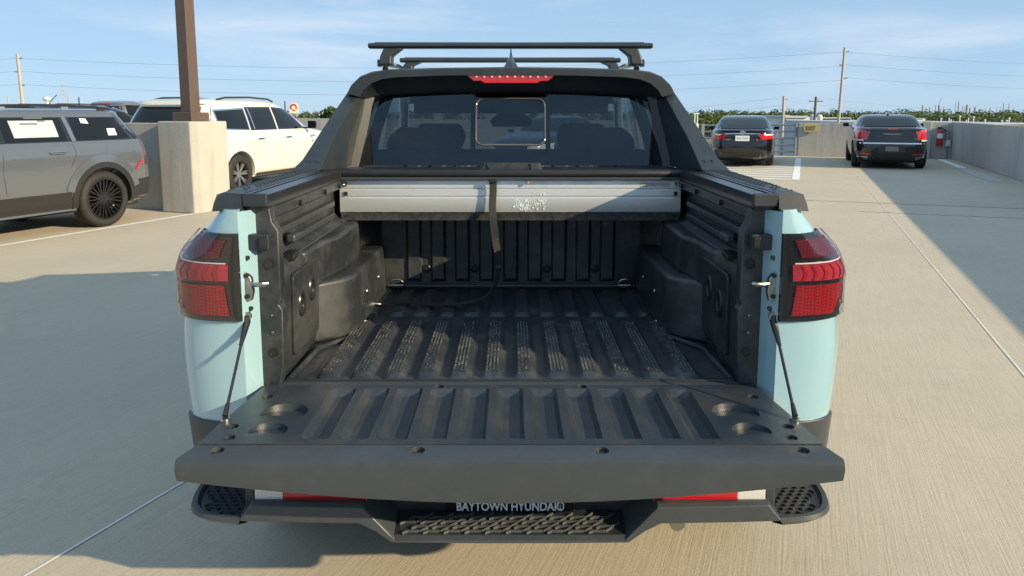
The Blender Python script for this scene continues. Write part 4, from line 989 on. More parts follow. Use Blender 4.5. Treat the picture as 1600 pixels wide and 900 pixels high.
tag(tp('plate_tread', cpz, 'tread_grey'), kind='stuff')
tp('plate_panel', MB().prism([(1.926, 0.435), (1.928, 0.458), (1.952, 0.60), (1.99, 0.60), (1.99, 0.435)], -0.66, 0.66, axis='x'), 'satin_black')
pf = tp('plate_frame', MB().prism([(1.9155, 0.459), (1.917, 0.475), (1.925, 0.56), (1.938, 0.56), (1.928, 0.459)], -0.175, 0.175, axis='x'), 'gloss_black', bevel=0.003)
tp('plate_frame_text', moved(text_mb('BAYTOWN HYUNDAI\u00ae', 0.0345, 0.0005, offset=0.0008, sx=0.80), 0.0, 1.9145, 0.4635), 'white_letter', pf)
for s in (-1, 1): tp('reflector_backing', MB().box(min(s * .36, s * .70), max(s * .36, s * .70), 1.885, 1.92, 0.485, 0.60), 'dark')
# underbody, exhaust, wheels
tp('chassis', MB().box(-0.62, 0.62, 2.0, 6.6, 0.40, 0.70), 'dark')
ex = tp('muffler', MB().lathe([(0, 0), (0.09, 0.0), (0.10, 0.02), (0.10, 0.42), (0.09, 0.44), (0, 0.44)], (0.30, 2.42, 0.40), 'x', 16), 'steel')
M['tan'] = mat('tan_rubber', (0.45, 0.40, 0.28), 0.6)
tp('tail_pipe', MB().tube([(0.44, 2.38, 0.42), (0.475, 2.2, 0.375), (0.48, 2.02, 0.362)], 0.022, 12), 'tan', ex)
for s in (-1, 1): tp('under_vent', MB().prism([(s * 0.42, 1.95), (s * 0.66, 1.95), (s * 0.66, 2.2), (s * 0.42, 2.2)], 0.455, 0.475), 'satin_black', bevel=0.003)
def wheel_mesh(r, wd, rr, nsp, spw, two=False, seed=0):
    ty = MB(); h = wd / 2
    prof = [(rr, -h * 0.82), (rr + 0.012, -h * 0.95), ((r + rr) / 2, -h), (r - 0.03, -h * 0.93), (r - 0.006, -h * 0.76), (r, -h * 0.6), (r, -h * .34), (r - .008, -h * .33), (r - .008, -h * .27), (r, -h * .26), (r, -h * .04), (r - .008, -h * .03),
            (r - .008, h * .03), (r, h * .04), (r, h * .26), (r - .008, h * .27), (r - .008, h * .33), (r, h * .34), (r, h * 0.6), (r - 0.006, h * 0.76), (r - 0.03, h * 0.93), ((r + rr) / 2, h), (rr + 0.012, h * 0.95), (rr, h * 0.82)]
    ty.lathe(prof, (0, 0, 0), 'x', 48)
    rim = MB(); rim.lathe([(rr + 0.004, h * 0.9), (rr - 0.012, h * 0.92), (rr - 0.022, h * 0.75), (rr - 0.03, h * 0.1), (0.05, h * 0.05), (0.0, h * 0.05)], (0, 0, 0), 'x', 40)
    sp = MB()
    for k in range(nsp):
        a = 2 * math.pi * k / nsp
        for q in ((-1, 1) if two else (0,)):
            a2 = a + q * 0.11
            w0 = spw; w1 = spw * (0.8 if two else 1.25)
            def P(rad, off, x): return (x, rad * math.cos(a2) - off * math.sin(a2), rad * math.sin(a2) + off * math.cos(a2))
            ri = 0.045; ro = rr - 0.012
            A = [P(ri, -w0, h * .62), P(ri, w0, h * .62), P(ro, w1, h * .80), P(ro, -w1, h * .80), P(ri, -w0 * 1.2, h * .3), P(ri, w0 * 1.2, h * .3), P(ro, w1 * 1.2, h * .55), P(ro, -w1 * 1.2, h * .55)]
            sp.add(A, [(0, 1, 2, 3), (0, 3, 7, 4), (1, 5, 6, 2), (3, 2, 6, 7), (0, 4, 5, 1)])
    sp.lathe([(0.0, h * .68), (0.035, h * .68), (0.062, h * .60), (0.07, h * .3), (0, h * .3)], (0, 0, 0), 'x', 20)
    return ty, rim, sp
WH_CACHE = {}
def add_wheel(root, x, y, r, wd, rr, nsp, spw, key, rim_mt, sp_mt, two=False):
    if key not in WH_CACHE:
        t, ri, sp = wheel_mesh(r, wd, rr, nsp, spw, two)
        WH_CACHE[key] = (t.mesh('wheel', 'rubber'), ri.mesh('rim', rim_mt), sp.mesh('spokes', sp_mt, ang=25))
    a, b, c = WH_CACHE[key]
    o = link('wheel', a, root); o.location = (x, y, r); o.rotation_euler = (random.uniform(0, 1), 0, 0) if x > 0 else (random.uniform(0, 1), 0, math.pi)
    link('rim', b, o); link('spokes', c, o)
M['alloy'] = mat('machined_alloy', (0.42, 0.43, 0.44), 0.3, 0.9)
M['rim_black'] = mat('gloss_black_rim', (0.012, 0.012, 0.013), 0.18, 0.2, coat=0.5)
for s in (-1, 1):
    for D in (AXR, AXF): add_wheel(truck, s * 0.825, D - TY, 0.365, 0.235, 0.25, 5, 0.024, 'truck', 'rim_black', 'alloy', True)
# ================================================================== parked cars
class Car:
    def __init__(s, name, loc, rz, levels, label, paint, group=None, n_out=96, ft=0.08, rt=0.03):
        s.root = empty(name, loc, rz); tag(s.root, label, 'car', group); s.N = n_out; s.paint = paint
        s.lv = [(l[0], s.outline(l, ft, rt)) for l in levels]; s.crown = levels[-1]
    def outline(s, l, ft, rt):
        z, yr, yf, w, n = l; cy = (yr + yf) / 2; L = (yf - yr) / 2; pts = []
        for k in range(s.N):
            # mix of even spacing along the sides and dense corners
            a = 2 * math.pi * k / s.N; c, q = math.cos(a), math.sin(a)
            x = w * math.copysign(abs(c) ** (2 / n), c); y = L * math.copysign(abs(q) ** (2 / n), q)
            t = y / L; x *= 1 - (ft * max(0, t) ** 3 + rt * max(0, -t) ** 3)
            pts.append((x, cy + y, z))
        return pts
    def at(s, z):
        lv = s.lv
        if z <= lv[0][0]: return lv[0][1]
        for i in range(len(lv) - 1):
            if z <= lv[i + 1][0]:
                t = (z - lv[i][0]) / (lv[i + 1][0] - lv[i][0])
                return [(a[0] + (b[0] - a[0]) * t, a[1] + (b[1] - a[1]) * t, z) for a, b in zip(lv[i][1], lv[i + 1][1])]
        return lv[-1][1]
    def sx(s, y, z):
        p = sorted([(q[1], q[0]) for q in s.at(z) if q[0] >= 0]); return lerp([a for a, b in p], [b for a, b in p], y)
    def ry(s, x, z, front=False):
        P = s.at(z); cy = sum(q[1] for q in P) / len(P)
        p = sorted([(abs(q[0]), q[1]) for q in P if q[0] >= -1e-6 and ((q[1] > cy) if front else (q[1] < cy))]); return lerp([a for a, b in p], [b for a, b in p], abs(x))
    def body(s, arches, mt=None):
        rings = [l[1] for l in s.lv]; m = MB().loft(rings)
        if arches:
            cut = MB()
            for (y, z, r) in arches:
                for sg in (-1, 1): cut.lathe([(0, 0), (r, 0), (r, 0.8), (0, 0.8)], (sg * 0.62, y, z), 'x', 40, sg)
            me = boolean(m, cut, 'body', M[mt or s.paint]); 
        else: me = m.mesh('body', mt or s.paint)
        s.b = link('body', me, s.root); return s.b
    def side(s, name, q, off, mt, sides=(-1, 1), nu=10, nv=6, parent=None, curve=0.0):
        # q: four corners (y,z): rear-bottom, front-bottom, front-top, rear-top
        res = []
        for sg in sides:
            rows = []
            for j in range(nv + 1):
                v = j / nv; row = []
                for i in range(nu + 1):
                    u = i / nu
                    y = (q[0][0] * (1 - u) + q[1][0] * u) * (1 - v) + (q[3][0] * (1 - u) + q[2][0] * u) * v
                    z = (q[0][1] * (1 - u) + q[1][1] * u) * (1 - v) + (q[3][1] * (1 - u) + q[2][1] * u) * v + curve * math.sin(math.pi * u) * v
                    row.append((sg * (s.sx(y, z) + off), y, z))
                rows.append(row)
            back = [[(x - sg * 0.02, y, z) for x, y, z in r] for r in rows]
            m = MB().grid(rows); m.grid([rows[0], back[0]]); m.grid([rows[-1], back[-1]]); m.grid([[r[0], b[0]] for r, b in zip(rows, back)]); m.grid([[r[-1], b[-1]] for r, b in zip(rows, back)])
            res.append(m.build(name, mt, parent or s.root))
        return res
    def rear(s, name, q, off, mt, nu=12, nv=6, parent=None, front=False, curve=0.0):
        rows = []; d = 1 if front else -1
        for j in range(nv + 1):
            v = j / nv; row = []
            for i in range(nu + 1):
                u = i / nu
                x = (q[0][0] * (1 - u) + q[1][0] * u) * (1 - v) + (q[3][0] * (1 - u) + q[2][0] * u) * v
                z = (q[0][1] * (1 - u) + q[1][1] * u) * (1 - v) + (q[3][1] * (1 - u) + q[2][1] * u) * v + curve * math.sin(math.pi * u) * v
                row.append((x, s.ry(x, z, front) + d * off, z + off * 0.25))
            rows.append(row)
        back = [[(x, y - d * 0.02, z) for x, y, z in r] for r in rows]
        m = MB().grid(rows); m.grid([rows[0], back[0]]); m.grid([rows[-1], back[-1]]); m.grid([[r[0], b[0]] for r, b in zip(rows, back)]); m.grid([[r[-1], b[-1]] for r, b in zip(rows, back)])
        return m.build(name, mt, parent or s.root)
    def mirror(s, y, z, x, mt, w=0.20, h=0.13):
        for sg in (-1, 1):
            m = MB().loft([[(sg * x, y, z), (sg * (x + w), y - 0.03, z + 0.01), (sg * (x + w), y - 0.03, z + h), (sg * x, y, z + h)], [(sg * (x + 0.02), y + 0.1, z + 0.01), (sg * (x + w - .03), y + 0.08, z + 0.02), (sg * (x + w - .03), y + 0.08, z + h - 0.02), (sg * (x + 0.02), y + 0.1, z + h - 0.01)]])
            o = m.build('door_mirror', mt, s.root, bevel=0.02, seg=3)
            MB().box(min(sg * (x - 0.12), sg * (x + 0.03)), max(sg * (x - 0.12), sg * (x + 0.03)), y + 0.01, y + 0.07, z + 0.01, z + 0.04).build('mirror_arm', 'gloss_black', o)
            MB().add([(sg * (x + 0.015), y - 0.004, z + 0.015), (sg * (x + w - 0.012), y - 0.032, z + 0.02), (sg * (x + w - 0.012), y - 0.032, z + h - 0.012), (sg * (x + 0.015), y - 0.004, z + h - 0.012)], [(0, 1, 2, 3)]).build('mirror_glass', 'glass_car', o)
    def handle(s, y, z, mt, sides=(-1, 1), ln=0.22):
        for sg in sides:
            x = s.sx(y + ln / 2, z) + 0.004
            o = MB().box(min(sg * (x + .012), sg * (x + 0.042)), max(sg * (x + .012), sg * (x + 0.042)), y, y + ln, z - 0.016, z + 0.016).build('door_handle', mt, s.root, bevel=0.008, seg=3)
            MB().box(min(sg * (x - .03), sg * (x + 0.014)), max(sg * (x - .03), sg * (x + 0.014)), y + 0.01, y + 0.05, z - 0.012, z + 0.012).build('handle_base', mt, o)
            MB().box(min(sg * (x - .03), sg * (x + 0.014)), max(sg * (x - .03), sg * (x + 0.014)), y + ln - 0.05, y + ln - 0.01, z - 0.012, z + 0.012).build('handle_base', mt, o)
    def seam(s, pts, sides=(-1, 1)):
        for sg in sides:
            P = []
            for a, b in zip(pts[:-1], pts[1:]):
                for k in range(6):
                    y = a[0] + (b[0] - a[0]) * k / 6; z = a[1] + (b[1] - a[1]) * k / 6; P.append((sg * (s.sx(y, z) - 0.0015), y, z))
            MB().tube(P, 0.004, 5).build('door_seam', 'dark', s.root)
    def arch(s, y, z, r0, r1, off, mt, a0=-10, a1=190, ends=0.0):
        for sg in (-1, 1):
            rings = []
            for k in range(25):
                a = R(a0 + (a1 - a0) * k / 24)
                pi_ = (y + r0 * math.cos(a), z + r0 * math.sin(a)); po_ = (y + r1 * math.cos(a), z + r1 * math.sin(a))
                zi = max(pi_[1], s.lv[0][0] + .02); zo = max(po_[1], s.lv[0][0] + .02)
                xi = s.sx(pi_[0], zi) + off; xo = s.sx(po_[0], zo) + off * 0.7
                rings.append([(sg * (xi - 0.06), *pi_), (sg * xi, *pi_), (sg * xo, *po_), (sg * (xo - 0.06), *po_)])
            MB().loft(rings).build('wheel_arch', mt, s.root)
    def wheels(s, ys, x, r, wd, rr, nsp, spw, key, rim, sp, two=False):
        for y in ys:
            for sg in (-1, 1): add_wheel(s.root, sg * x, y, r, wd, rr, nsp, spw, key, rim, sp, two)
    def under(s, hw, y0, y1, z0, z1):
        MB().box(-hw, hw, y0, y1, z0, z1).build('underbody', 'dark', s.root)
M['paint_grey'] = mat('grey_car_paint', (0.125, 0.140, 0.165), 0.18, 0.35, coat=1.0)
M['paint_white'] = mat('pearl_white_paint', (0.66, 0.65, 0.59), 0.22, coat=1.0)
M['paint_black'] = mat('black_car_paint', (0.006, 0.006, 0.008), 0.08, spec=0.4, coat=0.6)
M['paint_navy'] = mat('dark_blue_paint', (0.018, 0.028, 0.05), 0.16, 0.2, coat=1.0)
M['paint_silver'] = mat('silver_grey_paint', (0.16, 0.165, 0.17), 0.25, 0.4, coat=1.0)
M['lamp_red'] = mat('tail_lamp_red', (0.45, 0.012, 0.018), 0.12, coat=0.8)
M['lamp_dark_red'] = mat('smoked_tail_lamp', (0.11, 0.012, 0.016), 0.12, coat=0.8)
M['lamp_clear'] = mat('clear_lamp', (0.70, 0.70, 0.70), 0.15, coat=0.8)
M['cladding'] = mat('car_cladding', (0.020, 0.020, 0.022), 0.35, coat=0.1)
M['paper'] = mat('window_sticker_paper', (0.50, 0.56, 0.58), 0.35, coat=0.6, var=0.25, vscale=14, var_col=(0.34, 0.40, 0.43))
M['white_paper'] = mat('white_sticker', (0.80, 0.80, 0.80), 0.5)
M['ink_grey'] = mat('grey_print', (0.10, 0.12, 0.14), 0.5)
M['rim_grey'] = mat('grey_alloy', (0.20, 0.20, 0.21), 0.35, 0.8)
M['rim_dark'] = mat('dark_rim_barrel', (0.03, 0.03, 0.03), 0.5, 0.5)

# ---- grey SUV on the left (tail toward the half wall)
p = Vector(lane(6.04, -9.68)); HEAD_BACK = math.pi - LANE
G = Car('parked_suv', (p.x, p.y, 0), HEAD_BACK, [
    (0.27, -2.15, 2.2, 0.88, 10), (0.36, -2.36, 2.38, 0.93, 10), (0.62, -2.40, 2.42, 0.945, 10), (0.95, -2.37, 2.40, 0.950, 10), (1.06, -2.34, 2.33, 0.945, 10), (1.12, -2.31, 1.5, 0.935, 10), (1.16, -2.28, 1.25, 0.925, 10),
    (1.342, -2.12, 0.80, 0.85, 9), (1.494, -2.02, 0.42, 0.775, 9), (1.54, -2.03, 0.25, 0.74, 8), (1.57, -1.95, 0.10, 0.68, 7), (1.582, -1.80, -0.1, 0.55, 6)],
    'dark grey SUV with black spoked wheels and a price sheet in its side window', 'paint_grey', 'SUVs parked on the deck')
G.body([(-1.46, 0.38, 0.43), (1.36, 0.38, 0.43)])
G.side('window_surround', [(-2.20, 1.164), (1.10, 1.164), (0.50, 1.475), (-2.02, 1.475)], 0.003, 'gloss_black', nu=24)
for q in ([(-2.17, 1.179), (-2.08, 1.179), (-2.03, 1.456), (-2.04, 1.456)], [(-1.96, 1.179), (-1.10, 1.179), (-1.10, 1.464), (-1.80, 1.464)], [(-0.96, 1.179), (-0.16, 1.179), (-0.16, 1.464), (-0.96, 1.464)], [(-0.04, 1.179), (0.95, 1.179), (0.40, 1.464), (-0.04, 1.464)]):
    G.side('side_window', q, 0.006, 'glass_car')
G.side('pillar_trim', [(-1.08, 1.168), (-1.02, 1.168), (-0.99, 1.479), (-1.05, 1.479)], 0.010, 'steel', nu=1)
ps = G.side('price_sheet', [(-0.86, 1.228), (-0.28, 1.228), (-0.28, 1.434), (-0.86, 1.434)], 0.008, 'paper', sides=(-1,))[0]
for k, (a, b) in enumerate(((0.26, 0.62), (0.22, 0.35), (0.45, 0.75))): G.side('print_bar', [(-0.86 + a * .5, 1.455 - 0.035 * k), (-0.86 + b * .6, 1.455 - 0.035 * k), (-0.86 + b * .6, 1.472 - 0.035 * k), (-0.86 + a * .5, 1.472 - 0.035 * k)], 0.010, 'ink_grey', sides=(-1,), nu=2, nv=1, parent=ps)
G.side('window_sticker', [(-1.36, 1.388), (-1.25, 1.396), (-1.25, 1.456), (-1.34, 1.453)], 0.009, 'white_paper', sides=(-1,))
G.side('window_sticker', [(-1.74, 1.228), (-1.60, 1.228), (-1.61, 1.32), (-1.74, 1.32)], 0.009, 'white_paper', sides=(-1,))
G.side('lower_cladding', [(-0.98, 0.30), (0.90, 0.30), (0.88, 0.52), (-0.95, 0.52)], 0.006, 'cladding', nu=16)
G.side('rear_bumper_cladding', [(-2.34, 0.33), (-1.93, 0.33), (-1.93, 0.60), (-2.36, 0.62)], 0.008, 'cladding', nu=10)
G.rear('rear_bumper', [(-0.80, 0.33), (0.80, 0.33), (0.83, 0.62), (-0.83, 0.62)], 0.012, 'cladding')
for y in (-1.46, 1.312): G.arch(y, 0.38, 0.425, 0.50, 0.022, 'cladding'); G.arch(y, 0.38, 0.50, 0.60, 0.020, 'paint_grey', 15, 165)
G.side('tail_lamp', [(-2.345, 0.80), (-2.20, 0.80), (-2.22, 0.93), (-2.345, 0.95)], 0.008, 'lamp_dark_red', nu=8)
G.rear('tail_lamp_bar', [(-0.85, 0.80), (0.85, 0.80), (0.85, 0.93), (-0.85, 0.93)], 0.008, 'lamp_dark_red')
G.side('side_reflector', [(-2.03, 0.76), (-1.98, 0.74), (-2.09, 0.87), (-2.13, 0.87)], 0.020, 'lamp_red', nu=3)
G.rear('rear_glass', [(-0.78, 1.175), (0.78, 1.175), (0.66, 1.479), (-0.66, 1.479)], 0.006, 'glass_car')
for y in (-0.90, 0.25): G.handle(y, 1.035, 'chrome')
G.seam([(-0.10, 0.55), (-0.08, 0.8), (-0.10, 1.15)]); G.seam([(-1.02, 1.15), (-1.06, 1.0), (-0.95, 0.80)]); G.seam([(1.0, 0.55), (1.05, 1.1)])
G.side('fuel_flap', [(-1.72, 0.97), (-1.52, 0.97), (-1.52, 1.1), (-1.72, 1.1)], 0.0025, 'paint_grey', sides=(-1,))
G.wheels((-1.46, 1.312), 0.815, 0.378, 0.25, 0.275, 12, 0.0085, 'suv_grey', 'rim_black', 'rim_black', True)
G.mirror(0.85, 1.18, 0.95, 'paint_grey')
G.under(0.80, -2.1, 2.1, 0.24, 0.5)
for sg in (-1, 1):
    MB().tube([(sg * 0.66, -1.85, 1.574), (sg * 0.67, -1.6, 1.612), (sg * 0.68, -0.8, 1.625), (sg * 0.67, 0.0, 1.61), (sg * 0.66, 0.2, 1.57)], 0.017, 8).build('roof_rail', 'satin_black', G.root)
    for y in (-1.7, -1.15, -0.3): MB().box(sg * 0.67 - 0.015, sg * 0.67 + 0.015, y - 0.05, y + 0.05, 1.55, 1.613).build('rail_foot', 'chrome' if y > -1.2 else 'satin_black', G.root)
MB().tube([(0.2, -1.55, 1.57), (0.2, -1.68, 1.72), (0.2, -1.75, 1.78)], 0.006, 6).build('roof_aerial', 'satin_black', G.root)

# ---- white SUV behind the half wall
W = Car('parked_suv', (-5.688, 15.910, 0), R(-13), [
    (0.32, -2.35, 2.45, 0.93, 9), (0.42, -2.55, 2.60, 0.985, 9), (0.70, -2.62, 2.66, 1.00, 8), (1.00, -2.58, 2.62, 1.00, 8), (1.16, -2.53, 2.45, 0.99, 8), (1.24, -2.48, 1.75, 0.975, 8), (1.28, -2.46, 1.48, 0.965, 8),
    (1.55, -2.32, 0.98, 0.88, 7.5), (1.76, -2.20, 0.58, 0.80, 7), (1.84, -2.16, 0.40, 0.75, 6), (1.89, -2.0, 0.15, 0.66, 6), (1.905, -1.7, -0.1, 0.5, 5)],
    'large cream white SUV parked beyond the half wall and lamp post', 'paint_white', 'SUVs parked on the deck')
W.root.scale = (1, 1, 0.94)
W.body([(-1.58, 0.41, 0.47), (1.50, 0.41, 0.47)])
for q in ([(-2.05, 1.33), (-1.20, 1.295), (-1.18, 1.70), (-2.02, 1.66)], [(-1.10, 1.295), (-0.22, 1.295), (-0.22, 1.725), (-1.08, 1.715)], [(-0.10, 1.295), (0.98, 1.295), (0.50, 1.69), (-0.10, 1.725)]):
    W.side('window_frame', [(a - 0.035 * (1 if i in (0, 3) else -1), b + (0.03 if i > 1 else -0.025)) for i, (a, b) in enumerate(q)], 0.003, 'chrome' if q[0][0] < -2 else 'gloss_black')
    W.side('side_window', q, 0.006, 'glass_car')
W.side('pillar_trim', [(-1.02, 1.30), (-0.985, 1.30), (-1.005, 1.72), (-1.04, 1.72)], 0.009, 'chrome', nu=1)
W.rear('rear_glass', [(-0.88, 1.27), (0.88, 1.27), (0.74, 1.74), (-0.74, 1.74)], 0.006, 'glass_car')
W.rear('roof_spoiler', [(-0.72, 1.775), (0.72, 1.775), (0.66, 1.83), (-0.66, 1.83)], 0.10, 'paint_white')
W.rear('tail_lamp', [(0.62, 1.00), (0.97, 1.00), (0.96, 1.16), (0.62, 1.16)], 0.008, 'lamp_red'); W.rear('tail_lamp', [(-0.97, 1.00), (-0.62, 1.00), (-0.62, 1.16), (-0.96, 1.16)], 0.008, 'lamp_red')
for y in (-1.58, 1.50): W.arch(y, 0.41, 0.465, 0.54, 0.018, 'paint_white', -5, 185)
W.handle(-0.98, 1.10, 'chrome'); W.handle(0.06, 1.10, 'chrome')
W.seam([(-0.16, 0.55), (-0.12, 0.9), (-0.18, 1.27)]); W.seam([(-1.13, 1.27), (-1.08, 1.0), (-0.92, 0.72)]); W.seam([(0.95, 0.55), (1.0, 0.95), (1.06, 1.22)])
W.side('fender_vent', [(1.16, 1.055), (1.42, 1.09), (1.36, 1.125), (1.12, 1.115)], 0.010, 'chrome', nu=3); W.side('fender_badge', [(1.20, 0.955), (1.28, 0.955), (1.28, 0.985), (1.20, 0.985)], 0.005, 'chrome', nu=2, nv=1)
W.side('side_step', [(-1.05, 0.335), (1.0, 0.335), (1.0, 0.40), (-1.05, 0.40)], 0.05, 'cladding', nu=12, nv=1)
W.wheels((-1.58, 1.50), 0.86, 0.405, 0.275, 0.262, 7, 0.016, 'suv_white', 'rim_dark', 'alloy', True)
W.mirror(0.98, 1.26, 1.02, 'gloss_black', 0.22, 0.19)
W.under(0.84, -2.3, 2.3, 0.28, 0.6)
for sg in (-1, 1):
    MB().tube([(sg * 0.66, -1.75, 1.88), (sg * 0.67, -1.5, 1.925), (sg * 0.67, -0.7, 1.945), (sg * 0.66, 0.0, 1.92), (sg * 0.65, 0.2, 1.87)], 0.02, 8).build('roof_rail', 'satin_black', W.root)

# ---- black sedan with the number plate
def sedan(name, loc, rz, label, paint, group):
    c = Car(name, loc, rz, [(0.20, -2.15, 2.25, 0.82, 7), (0.28, -2.34, 2.38, 0.87, 6), (0.42, -2.42, 2.43, 0.895, 5.5), (0.60, -2.43, 2.43, 0.91, 5.2), (0.74, -2.40, 2.40, 0.915, 5), (0.84, -2.40, 2.25, 0.905, 5), (0.94, -2.40, 1.75, 0.885, 5),
        (1.00, -2.38, 1.35, 0.868, 5), (1.035, -2.34, 1.12, 0.85, 5), (1.05, -2.10, 1.03, 0.835, 5), (1.06, -1.86, 0.98, 0.825, 5), (1.20, -1.50, 0.66, 0.755, 5), (1.34, -1.10, 0.30, 0.675, 5), (1.41, -0.78, 0.05, 0.62, 4.5), (1.44, -0.5, -0.1, 0.52, 4), (1.45, -0.35, -0.2, 0.35, 4)],
        label, paint, group, ft=0.12, rt=0.05)
    c.body([(-1.38, 0.34, 0.375), (1.40, 0.34, 0.375)])
    c.rear('rear_window', [(-0.71, 1.075), (0.71, 1.075), (0.575, 1.385), (-0.575, 1.385)], 0.010, 'glass_car', curve=0.01)
    c.rear('windscreen', [(-0.74, 1.07), (0.74, 1.07), (0.57, 1.39), (-0.57, 1.39)], 0.008, 'glass_car', front=True)
    for q in ([(-1.42, 1.09), (-0.42, 1.08), (-0.42, 1.39), (-0.92, 1.38)], [(-0.34, 1.08), (0.62, 1.08), (0.10, 1.38), (-0.34, 1.39)]): c.side('side_window', q, 0.006, 'glass_car')
    for sg in (-1, 1):
        L = [(sg * 0.86, 0.80), (sg * 0.52, 0.77), (sg * 0.40, 0.925), (sg * 0.865, 0.935)]
        if sg < 0: L = [L[0], L[1], L[2], L[3]]
        tl = c.rear('tail_lamp', [L[0], L[1], L[2], L[3]], 0.012, 'lamp_red')
        c.rear('lamp_clear_strip', [(sg * 0.85, 0.895), (sg * 0.62, 0.885), (sg * 0.56, 0.925), (sg * 0.855, 0.935)], 0.016, 'lamp_clear', parent=tl)
    c.rear('chrome_strip', [(-0.50, 0.925), (0.50, 0.925), (0.46, 0.945), (-0.46, 0.945)], 0.016, 'chrome', curve=0.008)
    c.rear('boot_lip', [(-0.60, 1.005), (0.60, 1.005), (0.58, 1.030), (-0.58, 1.030)], 0.030, paint)
    c.rear('bumper_crease', [(-0.78, 0.50), (0.78, 0.50), (0.78, 0.525), (-0.78, 0.525)], 0.012, paint)
    c.rear('diffuser', [(-0.66, 0.24), (0.66, 0.24), (0.74, 0.36), (-0.74, 0.36)], 0.010, 'cladding')
    for x in (0.50, 0.64): MB().lathe([(0.028, 0), (0.034, 0), (0.034, 0.10), (0.028, 0.10)], (x, -2.36, 0.30), 'y', 12, -1).build('exhaust_tip', 'chrome', c.root)
    c.wheels((-1.38, 1.40), 0.775, 0.335, 0.215, 0.225, 5, 0.020, 'sedan', 'rim_dark', 'rim_grey', True)
    c.mirror(0.55, 1.00, 0.90, paint, 0.17, 0.11); c.under(0.74, -2.1, 2.1, 0.17, 0.4)
    for sg in (-1, 1): c.rear('head_lamp', [(sg * 0.84, 0.64), (sg * 0.42, 0.62), (sg * 0.46, 0.74), (sg * 0.83, 0.80)], 0.008, 'lamp_clear', front=True)
    c.rear('grille', [(-0.42, 0.32), (0.42, 0.32), (0.50, 0.56), (-0.50, 0.56)], 0.008, 'cladding', front=True)
    for y in (-0.62, 0.36): c.handle(y, 0.90, paint)
    return c
p = (7.00, 22.35 + 2.25)
K = sedan('parked_sedan', (7.22, 23.70, 0), -LANE + R(3.5), 'black sedan with a white number plate parked over the hatched bay', 'paint_black', 'black sedans seen from behind')
pl = K.rear('number_plate', [(-0.19, 0.735), (0.19, 0.735), (0.19, 0.885), (-0.19, 0.885)], 0.016, 'white_paper', nu=4, nv=1)
for k, x in enumerate((-0.13, -0.09, -0.05, 0.02, 0.06, 0.10, 0.14)):
    K.rear('plate_character', [(x - 0.013, 0.785), (x + 0.013, 0.785), (x + 0.013, 0.835), (x - 0.013, 0.835)], 0.019, 'paper', nu=1, nv=1, parent=pl)
yb = K.ry(0, 0.965) - 0.016
em = MB()
for rx, rz_, zo in ((0.075, 0.048, 0.0), (0.022, 0.045, 0.0), (0.055, 0.018, 0.022)):
    P = [(rx * math.cos(a), yb, 0.972 + zo + rz_ * math.sin(a)) for a in [2 * math.pi * k / 20 for k in range(21)]]; em.tube(P, 0.006, 6)
em.build('oval_emblem', 'chrome', K.root)
def car_text(c, name, body, size, x, z, mt='chrome'):
    y = c.ry(x, z) - 0.010; moved(text_mb(body, size, 0.003, offset=0.001), x, y, z).build(name, mt, c.root)
car_text(K, 'model_badge', 'CAMRY', 0.05, -0.40, 0.755); car_text(K, 'model_badge', 'SE', 0.05, 0.40, 0.755)

# ---- black sedan with upright lamps
Hx = Car('parked_sedan', (11.19, 22.86, 0), -LANE, [
    (0.20, -2.25, 2.3, 0.85, 8), (0.30, -2.44, 2.45, 0.90, 7), (0.46, -2.50, 2.50, 0.935, 6.5), (0.66, -2.50, 2.50, 0.95, 6.5), (0.80, -2.47, 2.48, 0.950, 6.5), (0.96, -2.45, 2.30, 0.94, 6.5), (1.06, -2.43, 1.6, 0.92, 6.5), (1.10, -2.38, 1.25, 0.905, 6), (1.115, -2.15, 1.15, 0.89, 6),
    (1.13, -1.72, 1.10, 0.875, 6), (1.26, -1.42, 0.75, 0.80, 6), (1.39, -1.10, 0.40, 0.72, 5.5), (1.45, -0.85, 0.15, 0.66, 5), (1.475, -0.6, 0.0, 0.56, 5), (1.485, -0.4, -0.1, 0.4, 4)],
    'black sedan with upright red tail lamps and a chrome wing emblem', 'paint_black', 'black sedans seen from behind', ft=0.10, rt=0.03)
Hx.body([(-1.55, 0.36, 0.40), (1.50, 0.36, 0.40)])
rgw = Hx.rear('rear_window', [(-0.755, 1.15), (0.755, 1.15), (0.615, 1.425), (-0.615, 1.425)], 0.010, 'glass_car', curve=0.008)
for q in ([(-1.42, 1.155), (-0.36, 1.15), (-0.36, 1.43), (-0.98, 1.42)], [(-0.28, 1.15), (0.70, 1.15), (0.22, 1.42), (-0.28, 1.43)]): Hx.side('side_window', q, 0.006, 'glass_car'); Hx.side('window_trim', [(q[0][0] - 0.03, q[0][1] - 0.025), (q[1][0] + 0.03, q[1][1] - 0.025), (q[1][0] + .03, q[1][1] - 0.008), (q[0][0] - 0.02, q[0][1] - 0.008)], 0.008, 'chrome', nv=1)
